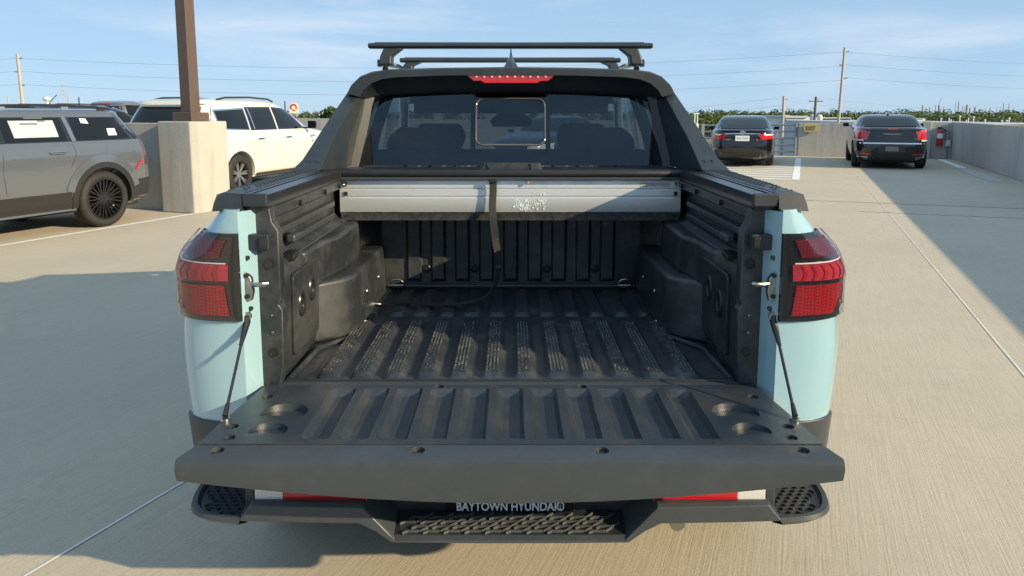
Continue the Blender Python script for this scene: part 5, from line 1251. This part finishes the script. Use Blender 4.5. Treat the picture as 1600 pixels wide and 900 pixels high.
for sg in (-1, 1):
    tl = Hx.rear('tail_lamp', [(sg * 0.925, 0.80), (sg * 0.715, 0.80), (sg * 0.715, 1.075), (sg * 0.90, 1.085)], 0.016, 'lamp_red')
    Hx.rear('lamp_base_strip', [(sg * 0.93, 0.765), (sg * 0.71, 0.765), (sg * 0.71, 0.798), (sg * 0.93, 0.798)], 0.018, 'lamp_clear', parent=tl)
    Hx.side('tail_lamp_side', [(-2.44, 0.80), (-2.30, 0.82), (-2.33, 1.06), (-2.42, 1.07)], 0.010, 'lamp_red', sides=(sg,), nu=4)
    Hx.rear('bumper_reflector', [(sg * 0.78, 0.395), (sg * 0.50, 0.385), (sg * 0.50, 0.42), (sg * 0.78, 0.43)], 0.012, 'lamp_red')
    e = Hx.rear('exhaust_surround', [(sg * 0.84, 0.265), (sg * 0.58, 0.255), (sg * 0.60, 0.325), (sg * 0.84, 0.335)], 0.020, 'chrome')
    Hx.rear('exhaust_opening', [(sg * 0.81, 0.28), (sg * 0.61, 0.272), (sg * 0.625, 0.310), (sg * 0.81, 0.318)], 0.024, 'dark', parent=e)
Hx.rear('chrome_strip', [(-0.80, 0.685), (0.80, 0.685), (0.80, 0.72), (-0.80, 0.72)], 0.016, 'chrome')
Hx.rear('plate_recess', [(-0.33, 0.44), (0.33, 0.44), (0.30, 0.655), (-0.30, 0.655)], 0.006, 'cladding')
Hx.rear('plate_insert', [(-0.17, 0.49), (0.17, 0.49), (0.15, 0.62), (-0.15, 0.62)], 0.012, 'rim_grey', nu=6, nv=2)
Hx.rear('boot_lip', [(-0.70, 1.06), (0.70, 1.06), (0.68, 1.095), (-0.68, 1.095)], 0.020, 'paint_black')
Hx.rear('high_brake_lamp', [(-0.12, 1.075), (0.12, 1.075), (0.11, 1.098), (-0.11, 1.098)], 0.028, 'lamp_red', nu=3, nv=1)
wy = Hx.ry(0, 0.95) - 0.014
wing = MB()
for sg in (-1, 1): wing.prism([(0, 0.930), (sg * 0.05, 0.938), (sg * 0.24, 0.955), (sg * 0.235, 0.972), (sg * 0.05, 0.968), (0, 0.962)], wy - 0.010, wy + 0.03, axis='y')
wing.build('wing_emblem', 'chrome', Hx.root)
car_text(Hx, 'model_badge', '300', 0.06, 0.56, 0.815)
for sg in (-1, 1): Hx.arch(-1.55, 0.36, 0.395, 0.43, 0.004, 'paint_black')
Hx.wheels((-1.55, 1.50), 0.815, 0.358, 0.24, 0.25, 5, 0.022, 'sedan_big', 'rim_dark', 'alloy', True)
Hx.mirror(0.62, 1.10, 0.945, 'paint_black', 0.18, 0.12); Hx.under(0.80, -2.2, 2.2, 0.17, 0.4)
MB().loft([[(-0.03, -0.75, 1.468), (0.03, -0.75, 1.468), (0.02, -0.6, 1.47), (-0.02, -0.6, 1.47)], [(-0.004, -0.74, 1.535), (0.004, -0.74, 1.535), (0.004, -0.70, 1.535), (-0.004, -0.70, 1.535)]]).build('fin_aerial', 'paint_black', Hx.root)
for y in (-0.55, 0.48): Hx.handle(y, 1.0, 'chrome')

# ---- dark blue sedan beyond, seen through the truck cab
B = sedan('parked_sedan', (1.10, 20.4, 0), math.pi - R(28), 'dark blue sedan facing the camera, seen through the truck rear window', 'paint_navy', None)

# ---- silver pickup and dark SUV showing above the grey SUV
p = Vector(lane(14.3, -17.0))
V = Car('parked_suv', (p.x, p.y, 0.0), -LANE, [
    (0.30, -2.2, 2.3, 0.90, 8), (0.45, -2.36, 2.4, 0.95, 8), (1.0, -2.36, 2.36, 0.95, 8), (1.12, -2.32, 1.5, 0.935, 8), (1.18, -2.28, 1.2, 0.92, 8), (1.60, -1.95, 0.45, 0.78, 7), (1.68, -1.85, 0.25, 0.70, 6), (1.70, -1.6, 0.1, 0.55, 5)],
    'dark navy SUV mostly hidden between the grey and white SUVs', 'paint_navy', 'SUVs parked on the deck')
V.body([(-1.4, 0.37, 0.42), (1.4, 0.37, 0.42)]); V.rear('rear_glass', [(-0.78, 1.20), (0.78, 1.20), (0.66, 1.58), (-0.66, 1.58)], 0.006, 'glass_car')
V.side('side_window', [(-2.0, 1.22), (-0.5, 1.22), (-0.5, 1.57), (-1.85, 1.57)], 0.006, 'glass_car'); V.side('side_window', [(-0.4, 1.22), (0.95, 1.22), (0.45, 1.55), (-0.4, 1.57)], 0.006, 'glass_car')
V.wheels((-1.4, 1.4), 0.80, 0.37, 0.24, 0.25, 5, 0.02, 'suv_dark', 'rim_dark', 'rim_grey', True); V.under(0.8, -2.1, 2.1, 0.25, 0.5)
for sg in (-1, 1):
    V.rear('tail_lamp', [(sg * 0.92, 0.90), (sg * 0.66, 0.90), (sg * 0.66, 1.08), (sg * 0.91, 1.08)], 0.01, 'lamp_red')
    MB().tube([(sg * 0.64, -1.7, 1.68), (sg * 0.65, -1.4, 1.735), (sg * 0.65, -0.2, 1.735), (sg * 0.64, 0.1, 1.68)], 0.016, 6).build('roof_rail', 'satin_black', V.root)
p = Vector(lane(15.9, -17.35)); p = Vector((-13.35, 25.0, 0))
T2 = Car('parked_pickup', (p.x, p.y, 0.0), -LANE, [
    (0.42, 0.0, 2.8, 0.95, 8), (0.60, -0.1, 2.95, 0.99, 8), (1.15, -0.1, 2.9, 1.0, 8), (1.28, -0.1, 2.1, 0.98, 8), (1.33, -0.1, 1.9, 0.96, 8), (1.70, -0.02, 1.30, 0.84, 7), (1.86, 0.05, 0.95, 0.76, 6), (1.92, 0.2, 0.75, 0.60, 5)],
    'silver pickup cab with a red roof brake lamp, showing over the grey SUV', 'paint_silver', None)
T2.root['category'] = 'pickup truck'
T2.body([(1.85, 0.42, 0.48)])
bed = MB(); bed.prism([(-1.0, 0.55), (1.0, 0.55), (1.0, 1.35), (0.9, 1.35), (0.9, 0.8), (-0.9, 0.8), (-0.9, 1.35), (-1.0, 1.35)], -2.5, -0.12, axis='y'); bed.box(-0.9, 0.9, -2.5, -2.42, 0.8, 1.35)
bed.build('cargo_bed', 'paint_silver', T2.root, bevel=0.02)
T2.rear('rear_glass', [(-0.80, 1.38), (0.80, 1.38), (0.72, 1.74), (-0.72, 1.74)], 0.006, 'glass_car')
T2.rear('high_brake_lamp', [(-0.22, 1.80), (0.22, 1.80), (0.21, 1.855), (-0.21, 1.855)], 0.02, 'lamp_red')
T2.side('side_window', [(0.12, 1.38), (1.5, 1.38), (1.15, 1.76), (0.12, 1.78)], 0.006, 'glass_car')
T2.wheels((1.85, -1.7), 0.85, 0.41, 0.27, 0.24, 6, 0.02, 'pickup', 'rim_dark', 'rim_grey'); T2.under(0.8, -2.3, 2.6, 0.4, 0.7)
# ================================================================== the town beyond the deck
GZ = -12.0
def pix(px, py, D):  # metric position of something standing D metres ahead, used to lay the skyline out
    th = R(8.05); t = math.tan(math.atan((py - 343) / 1180) + th); z = 1.53 - D * t
    d = D * math.cos(th) - (z - 1.53) * math.sin(th); return ((px - 800) / 1180 * d, D, z)
M['town_ground'] = mat('town_ground', (0.16, 0.16, 0.10), 0.9, var=0.5, vscale=0.02, var_col=(0.24, 0.21, 0.16), dust=(0.30, 0.28, 0.25), dscale=0.01, damt=0.8)
g = MB(); n_ = 24
g.grid([[(-9000 + 18000 * i / n_, -3000 + 14000 * j / n_, GZ) for i in range(n_ + 1)] for j in range(n_ + 1)])
tag(g.build('town_ground', 'town_ground'), kind='structure')
lot = MB().add([(70, 200, GZ + 0.02), (150, 200, GZ + 0.02), (150, 298, GZ + 0.02), (70, 298, GZ + 0.02)], [(0, 1, 2, 3)])
M['lot'] = mat('sandy_lot', (0.36, 0.30, 0.22), 0.9, var=0.4, vscale=0.2)
tag(lot.build('sandy_lot', 'lot'), kind='structure')
# garage body under the deck
gb = MB().prism([lane(-22, -60)[:2], lane(-22, 5.0)[:2], lane(28.95, 5.0)[:2], lane(28.95, -60)[:2]], GZ, -0.46)
tag(gb.build('garage_floors', 'wall'), kind='structure')

# ---- foliage
def leaf_mat(name, c1, c2):
    m = bpy.data.materials.new(name); m.use_nodes = True; t = m.node_tree; n = t.nodes.new; l = t.links.new
    b = t.nodes['Principled BSDF']; b.inputs['Roughness'].default_value = 0.7; b.inputs['Specular IOR Level'].default_value = 0.2
    co = n('ShaderNodeTexCoord'); z = n('ShaderNodeTexNoise'); z.inputs['Scale'].default_value = 0.12; z.inputs['Detail'].default_value = 5
    l(co.outputs['Object'], z.inputs[0]); mr = n('ShaderNodeMapRange'); mr.inputs[1].default_value = 0.35; mr.inputs[2].default_value = 0.65; l(z.outputs[0], mr.inputs[0])
    k = n('ShaderNodeMix'); k.data_type = 'RGBA'; k.inputs[6].default_value = (*c1, 1); k.inputs[7].default_value = (*c2, 1); l(mr.outputs[0], k.inputs[0]); l(k.outputs[2], b.inputs['Base Color'])
    MATS[name] = m; return m
M['leaf'] = leaf_mat('leaf_green', (0.065, 0.105, 0.03), (0.115, 0.145, 0.045))
M['leaf_dark'] = leaf_mat('leaf_dark_green', (0.035, 0.065, 0.020), (0.07, 0.11, 0.03))
M['bark'] = mat('bark', (0.12, 0.09, 0.06), 0.9)
rt = random.Random(11)
def leaf_clump(m, c, r, n, size):
    for _ in range(n):
        while True:
            v = Vector((rt.uniform(-1, 1), rt.uniform(-1, 1), rt.uniform(-1, 1)))
            if 0.25 < v.length < 1: break
        v = v.normalized() * v.length ** 0.5
        p = Vector(c) + Vector((v.x * r[0], v.y * r[1], v.z * r[2]))
        nn = (v + Vector((rt.gauss(0, .5), rt.gauss(0, .5), rt.gauss(0.2, .5)))).normalized(); a = nn.cross(Vector((rt.random(), rt.random(), rt.random()))).normalized(); b = nn.cross(a)
        s1 = size * rt.uniform(0.6, 1.3); s2 = s1 * rt.uniform(0.5, 0.9)
        m.add([p - a * s1, p + b * s2, p + a * s1, p - b * s2], [(0, 1, 2, 3)])
def wood(name, belts, label, mt):
    m = MB()
    for (xa, xb, D, dd, zt, cnt, rad, size, lv) in belts:
        for _ in range(cnt):
            x = rt.uniform(xa, xb); y = D + rt.uniform(-dd, dd); r = rad * rt.uniform(0.7, 1.35); top_ = zt + rt.gauss(0, rad * 0.22)
            for q in range(3):
                zc = top_ - r * (0.8 + 1.1 * q)
                leaf_clump(m, (x + rt.gauss(0, r * .3), y, zc), (r * (0.9 + 0.25 * q), r, r * 0.9), lv, size)
    o = m.build(name, mt, ang=5, recalc=False); o.data.shade_flat(); tag(o, label, 'trees', kind='stuff'); return o
wood('distant_woods', [(-650, 250, 620, 60, 2.2, 260, 5.0, 0.8, 80), (120, 760, 620, 70, 2.2, 230, 5.5, 0.8, 80)], 'far green treeline along the horizon', 'leaf_dark')
wood('near_woods', [(150, 330, 300, 30, 1.4, 150, 3.6, 0.45, 120), (60, 230, 420, 40, 0.6, 140, 4.2, 0.6, 100)], 'band of green trees behind the right parapet', 'leaf')
def tree(px, D, ztop, r, label, n=16, mt='leaf'):
    x, y, z = pix(px, 180, D); root = empty('broadleaf_tree', (x, y, GZ))
    h = ztop - GZ
    tr = MB().tube([(0, 0, 0), (0.1, 0, h * 0.35), (-0.15, 0.1, h * 0.6), (0.1, 0, h * 0.8)], [0.35, 0.28, 0.2, 0.1], 8)
    for k in range(5):
        a = rt.uniform(0, 6.28); z0 = h * rt.uniform(0.4, 0.6); tr.tube([(0, 0, z0), (math.cos(a) * r * .5, math.sin(a) * r * .5, z0 + h * .15), (math.cos(a) * r * .8, math.sin(a) * r * .8, z0 + h * .25)], [0.16, 0.1, 0.05], 6)
    tr.build('trunk', 'bark', root)
    cr_ = MB()
    for k in range(n):
        a = rt.uniform(0, 6.28); q = r * rt.uniform(0.1, 0.85); zz = h - r * 0.5 - rt.uniform(0, 1) ** 1.2 * h * 0.45
        rr = r * rt.uniform(0.28, 0.5); leaf_clump(cr_, (math.cos(a) * q, math.sin(a) * q, zz), (rr, rr, rr * 0.8), 95, 0.26)
    leaf_clump(cr_, (0, 0, h - r * .35), (r * .45, r * .45, r * .35), 120, 0.26)
    o = cr_.build('crown', mt, root, ang=5, recalc=False); o.data.shade_flat()
    tag(root, label, 'tree', 'trees behind the far parapet')
tree(517, 105, 2.4, 2.0, 'dark green tree just left of the truck buttress beyond the far parapet', 20, 'leaf_dark')
tree(527, 112, 1.6, 1.8, 'smaller leafy tree at the truck buttress, right of the dark green tree', 14, 'leaf_dark')
tree(472, 100, 1.2, 2.2, 'olive bushy tree right of the red and white arched sign', 20)
tree(487, 104, 0.9, 2.2, 'low olive tree between the arched sign and the white house', 20)
tree(446, 108, 1.0, 2.0, 'olive tree left of the arched sign above the white SUV', 16)
tree(412, 150, 1.0, 2.5, 'rounded tree top behind the white SUV roof', 14, 'leaf_dark')

# ---- utility poles and wires
M['pole'] = mat('weathered_pole', (0.44, 0.41, 0.36), 0.8, var=0.2, vscale=1)
M['pole_dark'] = mat('dark_pole', (0.10, 0.085, 0.07), 0.8)
M['wire'] = mat('wire', (0.22, 0.24, 0.26), 0.6)
def pole(px, D, ytop, r, label, lean=0.0, mt='pole', arms=0, insul=True):
    x, y, zt = pix(px, ytop, D); root = empty('utility_pole', (x, y, GZ))
    h = zt - GZ
    MB().tube([(-lean, 0, 0), (0, 0, h)], [r * 1.25, r * 0.8], 10).build('shaft', mt, root)
    if insul:
        for k in range(3): MB().tube([(0, 0, h - 0.5 - k * 1.35), (-0.45 if k % 2 else 0.45, 0, h - 0.42 - k * 1.35)], 0.05, 6).build('insulator_arm', 'pole_dark', root)
    for k in range(arms): MB().box(-1.1, 1.1, -0.08, 0.08, h - 0.8 - k * 1.0, h - 0.65 - k * 1.0).build('crossarm', mt, root)
    tag(root, label, 'utility pole', 'utility poles around the garage'); return Vector((x, y, zt))
PA = pole(27, 78, 84, 0.19, 'pale wooden utility pole at the far left edge', lean=-0.35)
PB = pole(1320, 80, 74, 0.15, 'tall pale utility pole behind the end parapet', lean=0.5)
PC = pole(1225, 100, 150, 0.20, 'shorter grey utility pole above the blue building', lean=0.0, insul=True)
PD = pole(1275, 120, 151, 0.22, 'dark utility pole beside the two steel tanks', lean=0.2, mt='pole_dark', arms=1)
PE = pole(107, 240, 151, 0.25, 'thin wooden pole right of the water tower', lean=-0.2, insul=False)
PF = pole(123, 260, 152, 0.30, 'dark stub pole left of the silver pickup', mt='pole_dark', insul=False)
PG = pole(445, 200, 158, 0.22, 'dark pole left of the arched sign', mt='pole_dark', insul=False)
PH = pole(12, 230, 150, 0.2, 'thin brown pole left of the pale wooden pole', insul=False)
def wire(a, b, sag, label):
    P = []
    for k in range(25):
        t = k / 24; p = Vector(a).lerp(Vector(b), t); p.z -= sag * 4 * t * (1 - t); P.append(p - Vector(a))
    o = MB().tube(P, 0.013, 4).build('power_line', 'wire'); o.location = a; tag(o, label, 'power line', 'overhead power lines')
nm = ('top', 'middle', 'lowest')
for k in range(3):
    z = Vector((0, 0, -0.45 - k * 1.3))
    wire(PA + z, PB + z + Vector((0, 0, -0.15 * k)), 1.3, '%s of three power lines crossing behind the truck roof rack' % nm[k])
    wire(PB + z, PB + z + Vector((75, 8, 0.3)), 1.5, '%s of three power lines running right from the tall pole' % nm[k])
    wire(PA + z, PA + z + Vector((-60, -8, 0)), 1.2, '%s of three power lines leaving the left edge' % nm[k])
for k in range(2):
    z = Vector((0, 0, -0.2 - k * 1.0))
    wire(PC + z, PD + z + Vector((0, 0, -0.4)), 0.6, '%s short line between the grey and dark poles' % ('upper', 'lower')[k])
    wire(PC + z, PC + z + Vector((-60, 10, -3)), 1.2, '%s line falling left from the grey pole' % ('upper', 'lower')[k])
    wire(PD + z, PD + z + Vector((80, 10, -2.0)), 1.6, '%s line running right from the dark pole' % ('upper', 'lower')[k])

# ---- buildings near the right
M['bld_white'] = mat('white_cladding', (0.62, 0.64, 0.66), 0.6, var=0.1, vscale=0.3)
M['bld_grey'] = mat('grey_metal_roof', (0.42, 0.45, 0.48), 0.5)
M['bld_blue'] = mat('blue_panel', (0.02, 0.20, 0.62), 0.4)
M['bld_dark'] = mat('dark_window', (0.02, 0.022, 0.025), 0.2)
def bbox(root, name, mt, px0, px1, py0, py1, D, dep, bottom=None, parent=None):
    a = pix(px0, py0, D); b = pix(px1, py1, D); o = root.location
    z0 = b[2] if bottom is None else bottom
    return MB().box(a[0] - o.x, b[0] - o.x, D - o.y, D + dep - o.y, z0 - o.z, a[2] - o.z).build(name, mt, parent or root)
def building(name, px, D, label): return tag(empty(name, (pix(px, 200, D)[0], D, GZ)), label, 'building')
b1 = building('blue_building', 1210, 300, 'blue fronted building with white lettering beside the black sedan')
bbox(b1, 'facade', 'bld_white', 1188, 1222, 181, 240, 300, 40, GZ)
bbox(b1, 'window_band', 'bld_dark', 1199, 1220.5, 183.6, 186.5, 299.8, 0.3)
bbox(b1, 'blue_panel', 'bld_blue', 1192, 1221, 187, 218, 299.7, 0.28)
for k, (a, b) in enumerate(((1204.5, 1206.5), (1207.5, 1209), (1210.5, 1213.5), (1214.5, 1217))): bbox(b1, 'letter_block', 'white_letter', a, b, 191 + (k == 1), 195.5, 299.5, 0.18)
b2 = building('white_tower', 1228, 294, 'narrow white panelled tower right of the blue building')
bbox(b2, 'tower', 'bld_white', 1225.5, 1231, 180, 240, 294, 5, GZ)
for k in range(5): bbox(b2, 'panel_joint', 'bld_grey', 1225.3, 1231.2, 191 + 6.2 * k, 191.8 + 6.2 * k, 293.9, 0.2)
b3 = building('car_ramp_building', 1238, 300, 'open storeyed structure with a blue canopy behind the barrier railing')
bbox(b3, 'back_wall', 'bld_white', 1229, 1246, 193, 240, 306, 30, GZ)
bbox(b3, 'canopy', 'bld_blue', 1230, 1246, 190.5, 193, 299, 8)
for k in range(4): bbox(b3, 'storey_opening', 'bld_dark', 1231.5, 1239, 195 + 7 * k, 198.5 + 7 * k, 305.8, 0.4)
b4 = building('warehouse', 1240, 170, 'long pale roofed warehouse behind the end parapet')
bbox(b4, 'wall', 'bld_white', 1228, 1330, 184, 192, 170, 40, GZ); 
a = pix(1228, 181, 170); b = pix(1262, 181, 170)
bbox(b4, 'roof', 'bld_grey', 1227, 1263, 181, 184, 169.5, 41); bbox(b4, 'roof_band', 'bld_dark', 1284, 1331, 185, 186.6, 169.5, 41)
b5 = building('low_white_block', 1372, 160, 'low white roof showing left of the right sedan mirror')
bbox(b5, 'wall', 'bld_white', 1425, 1445, 185, 195, 160, 20, GZ); bbox(b5, 'roof_edge', 'bld_grey', 1424.5, 1445.5, 184.6, 185.4, 159.7, 20.6)
b6 = building('white_house', 504, 190, 'small white house between the trees above the far parapet')
bbox(b6, 'wall', 'bld_white', 498, 510, 176, 182, 190, 8, GZ); 
a = pix(497, 176, 190); b = pix(511, 176, 190); o = b6.location
MB().prism([(a[0] - o.x, a[2] - GZ), (b[0] - o.x, a[2] - GZ), ((a[0] + b[0]) / 2 - o.x, a[2] - GZ + 0.7)], -0.3, 8.3, axis='y').build('roof', 'bld_grey', b6)
bbox(b6, 'window', 'bld_dark', 501, 502.5, 178, 180, 189.95, 0.1)
b7 = building('white_store', 40, 210, 'long low white roofs glimpsed over the grey SUV roof rail')
bbox(b7, 'wall', 'bld_white', 17, 62, 166, 176, 210, 25, GZ); bbox(b7, 'roof_box', 'bld_grey', 38, 50, 163, 166, 214, 6)
# steel tanks
for px, nm_ in ((1270, 'left'), (1281, 'right')):
    x, y, z = pix(px, 178.5, 140); z0 = pix(px, 190, 140)[2]; root = empty('steel_tank', (x, y, GZ))
    MB().lathe([(0, 0), (0.48, 0), (0.48, z - GZ - 0.35), (0.25, z - GZ - 0.05), (0, z - GZ)], (0, 0, 0), 'z', 14).build('shell', 'bld_white', root)
    MB().tube([(0.5, 0, 2), (0.5, 0, z - GZ - 0.5)], 0.04, 6).build('ladder_pipe', 'bld_grey', root)
    tag(root, '%s one of two tall white steel tanks behind the exit sign wall' % nm_, 'tank', 'steel tanks')
# white vent pipes on a roof beyond the right wall
vents = [(1470.5, 186, 190), (1483, 184, 190), (1486, 186.5, 190), (1500, 182, 187), (1510, 187, 191.5), (1513.3, 184, 191.5), (1521.5, 183, 191.5), (1539, 188, 192), (1565.5, 189, 193), (1573, 189, 193), (1577, 185, 193)]
wd = {0: 'first', 1: 'second', 2: 'third', 3: 'fourth', 4: 'fifth', 5: 'sixth', 6: 'seventh', 7: 'eighth', 8: 'ninth', 9: 'tenth', 10: 'eleventh'}
rb_ = building('flat_roof_building', 1530, 75, 'flat roofed building with white vents beyond the right parapet')
bbox(rb_, 'block', 'bld_grey', 1440, 1700, 193.6, 215, 75, 40, GZ); bbox(rb_, 'roof_edge', 'bld_white', 1439.5, 1700, 193.2, 194.2, 74.8, 0.3)
for i, (px, yt, yb_) in enumerate(vents):
    x, y, zt = pix(px, yt, 82); zb_ = pix(px, 193.6, 75)[2]; root = empty('roof_vent', (x, y, zb_))
    MB().tube([(0, 0, 0), (0, 0, zt - zb_)], 0.055, 8).build('pipe', 'rail_white', root)
    if i % 3 == 0 or i > 6: MB().lathe([(0, 0), (0.12, 0), (0.12, 0.07), (0.03, 0.12), (0, 0.12)], (0, 0, zt - zb_ - 0.02), 'z', 10).build('cap', 'rail_white', root)
    tag(root, 'white roof vent above the right parapet, %s from the left' % wd[i], 'vent', 'roof vents')
# double post frame left of the plated sedan, white box
x, y, zt = pix(1088, 178, 70); root = empty('post_frame', (x, y, GZ))
for s in (-1, 1): MB().box(s * 0.12 - 0.045, s * 0.12 + 0.045, -0.05, 0.05, 0, zt - GZ).build('post', 'rail_white', root)
MB().box(-0.26, 0.26, -0.06, 0.06, zt - GZ, zt - GZ + 0.09).build('crossbar', 'rail_white', root)
tag(root, 'white two-post frame above the parapet left of the plated sedan', 'frame')
# water towers
for px, yt, D, r, lb in ((73, 151, 900, 4.2, 'white water tower on the left horizon'), (1109, 169, 1400, 2.6, 'tiny white water tower on the horizon left of the plated sedan')):
    x, y, zt = pix(px, yt, D); root = empty('water_tower', (x, y, GZ)); h = zt - GZ
    MB().lathe([(0, h - r * 1.2), (r * 0.7, h - r * 1.15), (r, h - r * 0.8), (r * 1.02, h - r * 0.4), (r * 0.7, h - 0.1 * r), (0, h)], (0, 0, 0), 'z', 20).build('tank', 'bld_white', root)
    MB().tube([(0, 0, 0), (0, 0, h - r * 1.1)], r * 0.38, 12).build('stem', 'bld_white', root)
    tag(root, lb, 'water tower', 'water towers')
# lattice pylon
x, y, zt = pix(97, 128, 700); root = empty('pylon', (x, y, GZ)); h = zt - GZ; M['pylon'] = mat('pylon_steel', (0.42, 0.44, 0.44), 0.6)
pm = MB()
for sx in (-1, 1):
    for sy in (-1, 1): pm.tube([(sx * 3, sy * 3, 0), (sx * 0.7, sy * 0.7, h * 0.7), (0, 0, h)], 0.11, 4)
for k in range(10):
    z0, z1 = h * k / 11, h * (k + 1) / 11; w0 = 3 - 2.3 * min(1, z0 / (h * .7)); w1 = 3 - 2.3 * min(1, z1 / (h * .7))
    pm.tube([(-w0, -w0, z0), (w1, -w1, z1)], 0.07, 4); pm.tube([(w0, -w0, z0), (-w1, -w1, z1)], 0.07, 4)
pm.build('lattice', 'pylon', root)
for q in (0.72, 0.82, 0.92): MB().tube([(-3.6, 0, h * q), (3.6, 0, h * q)], 0.10, 4).build('crossarm', 'pylon', root)
tag(root, 'faint steel lattice pylon on the left horizon', 'pylon')
# arched red and white sign
x, y, zt = pix(458.5, 160.5, 125); root = empty('arched_sign', (x, y, GZ)); o_ = zt - GZ
M['sign_red'] = mat('sign_red', (0.55, 0.05, 0.03), 0.4); M['sign_cream'] = mat('sign_cream', (0.78, 0.70, 0.52), 0.5); M['sign_green'] = mat('sign_green', (0.03, 0.22, 0.16), 0.4)
def archp(r, h, zc): return [(-r, zc - h)] + [(-r * math.cos(math.pi * k / 14), zc + r * math.sin(math.pi * k / 14)) for k in range(15)] + [(r, zc - h)]
zc = o_ - 0.68
MB().prism(archp(0.68, 1.0, zc), 0, 0.3, axis='y').build('panel', 'sign_cream', root)
MB().prism(archp(0.54, 0.30, zc - 0.02), -0.06, 0.001, axis='y').build('red_arch', 'sign_red', root)
MB().prism(archp(0.28, 0.32, zc - 0.08), -0.09, -0.058, axis='y').build('cream_centre', 'sign_cream', root)
MB().prism([(-0.20, zc - 0.62), (0.22, zc - 0.62), (0.18, zc - 0.38), (-0.1, zc - 0.42)], -0.06, 0.001, axis='y').build('red_mark', 'sign_red', root)
MB().prism(archp(0.62, 0.05, zc + 0.0), 0.31, 0.5, axis='y').v
gsh = MB().prism([(x_ - 0.28, z_ - 0.08) for x_, z_ in archp(0.55, 0.05, zc)], 0.31, 0.55, axis='y'); gsh.build('green_edge', 'sign_green', root)
for s in (-1, 1): MB().box(s * 0.45 - 0.08, s * 0.45 + 0.08, 0.05, 0.25, 0, zc - 0.99).build('leg', 'bld_grey', root)
tag(root, 'red and cream arched roadside sign above the white SUV bonnet', 'sign')
# refinery skyline
M['refinery'] = mat('refinery_steel', (0.34, 0.36, 0.38), 0.7); rr = random.Random(5)
stk = [(1442, 164, 1.7), (1447, 168, 1.0), (1453, 167, 1.2), (1462.5, 164, 1.0), (1468, 164, 1.6), (1475, 167, 1.0), (1494, 158.5, 0.7), (1498.5, 159, 1.3), (1504, 166, 0.9), (1507, 166, 0.8), (1511.5, 163.5, 2.4), (1516, 167.5, 1.6), (1524, 167, 2.2), (1531, 171, 2.2), (1547.5, 168, 1.2), (1558, 166, 0.6), (1563, 166.5, 0.6), (1568.5, 161, 1.0), (1573, 170, 1.1), (1577, 162, 1.0), (1584, 168, 0.7)]
for i, (px, yt, hw) in enumerate(stk):
    x, y, zt = pix(px, yt, 1500); root = empty('refinery_stack', (x, y, GZ)); h = zt - GZ
    MB().lathe([(0, 0), (hw * 1.1, 0), (hw, h * 0.5), (hw * 0.8, h - 0.5), (hw * 0.8, h), (0, h)], (0, 0, 0), 'z', 10).build('column', 'refinery', root)
    if hw > 1: 
        for q in (0.7, 0.86): MB().lathe([(hw * 0.9, 0), (hw * 1.35, 0), (hw * 1.35, 0.5), (hw * 0.9, 0.5)], (0, 0, h * q), 'z', 10).build('platform_ring', 'refinery', root)
    tag(root, 'grey refinery column on the right horizon, number %s counted from the left' % ('one two three four five six seven eight nine ten eleven twelve thirteen fourteen fifteen sixteen seventeen eighteen nineteen twenty twenty-one'.split()[i]), 'refinery stack', 'refinery columns')
x, y, zt = pix(1471, 153, 1500); x0, _, z0 = pix(1466.5, 165, 1500); root = empty('crane_boom', (x0, 1500, GZ))
MB().tube([(0, 0, 0), (0, 0, z0 - GZ), (x - x0, 0, zt - GZ)], 0.6, 5).build('boom', 'refinery', root)
tag(root, 'slanted crane boom above the refinery columns', 'crane')
# white pickup parked on the lot below
x, y, z = pix(1230, 222, 284)
P2 = Car('white_pickup', (x, y, GZ + 0.02), R(78), [(0.42, -2.7, 2.75, 0.93, 8), (0.60, -2.85, 2.9, 0.98, 8), (1.15, -2.85, 2.85, 0.98, 8), (1.25, -2.82, 2.0, 0.97, 8), (1.28, -0.9, 1.7, 0.95, 8), (1.70, -0.75, 1.05, 0.84, 7), (1.85, -0.6, 0.75, 0.74, 6), (1.9, -0.4, 0.5, 0.55, 5)],
    'small white pickup parked on the lot below, seen through the barrier railing', 'paint_white', None)
P2.root['category'] = 'pickup truck'
P2.body([(-1.75, 0.42, 0.48), (1.85, 0.42, 0.48)])
P2.side('side_window', [(-0.75, 1.32), (0.1, 1.32), (0.1, 1.72), (-0.65, 1.72)], 0.01, 'glass_car'); P2.side('side_window', [(0.2, 1.32), (1.4, 1.32), (0.95, 1.72), (0.2, 1.72)], 0.01, 'glass_car')
P2.wheels((-1.75, 1.85), 0.85, 0.41, 0.27, 0.24, 6, 0.02, 'pickup', 'rim_dark', 'rim_grey')
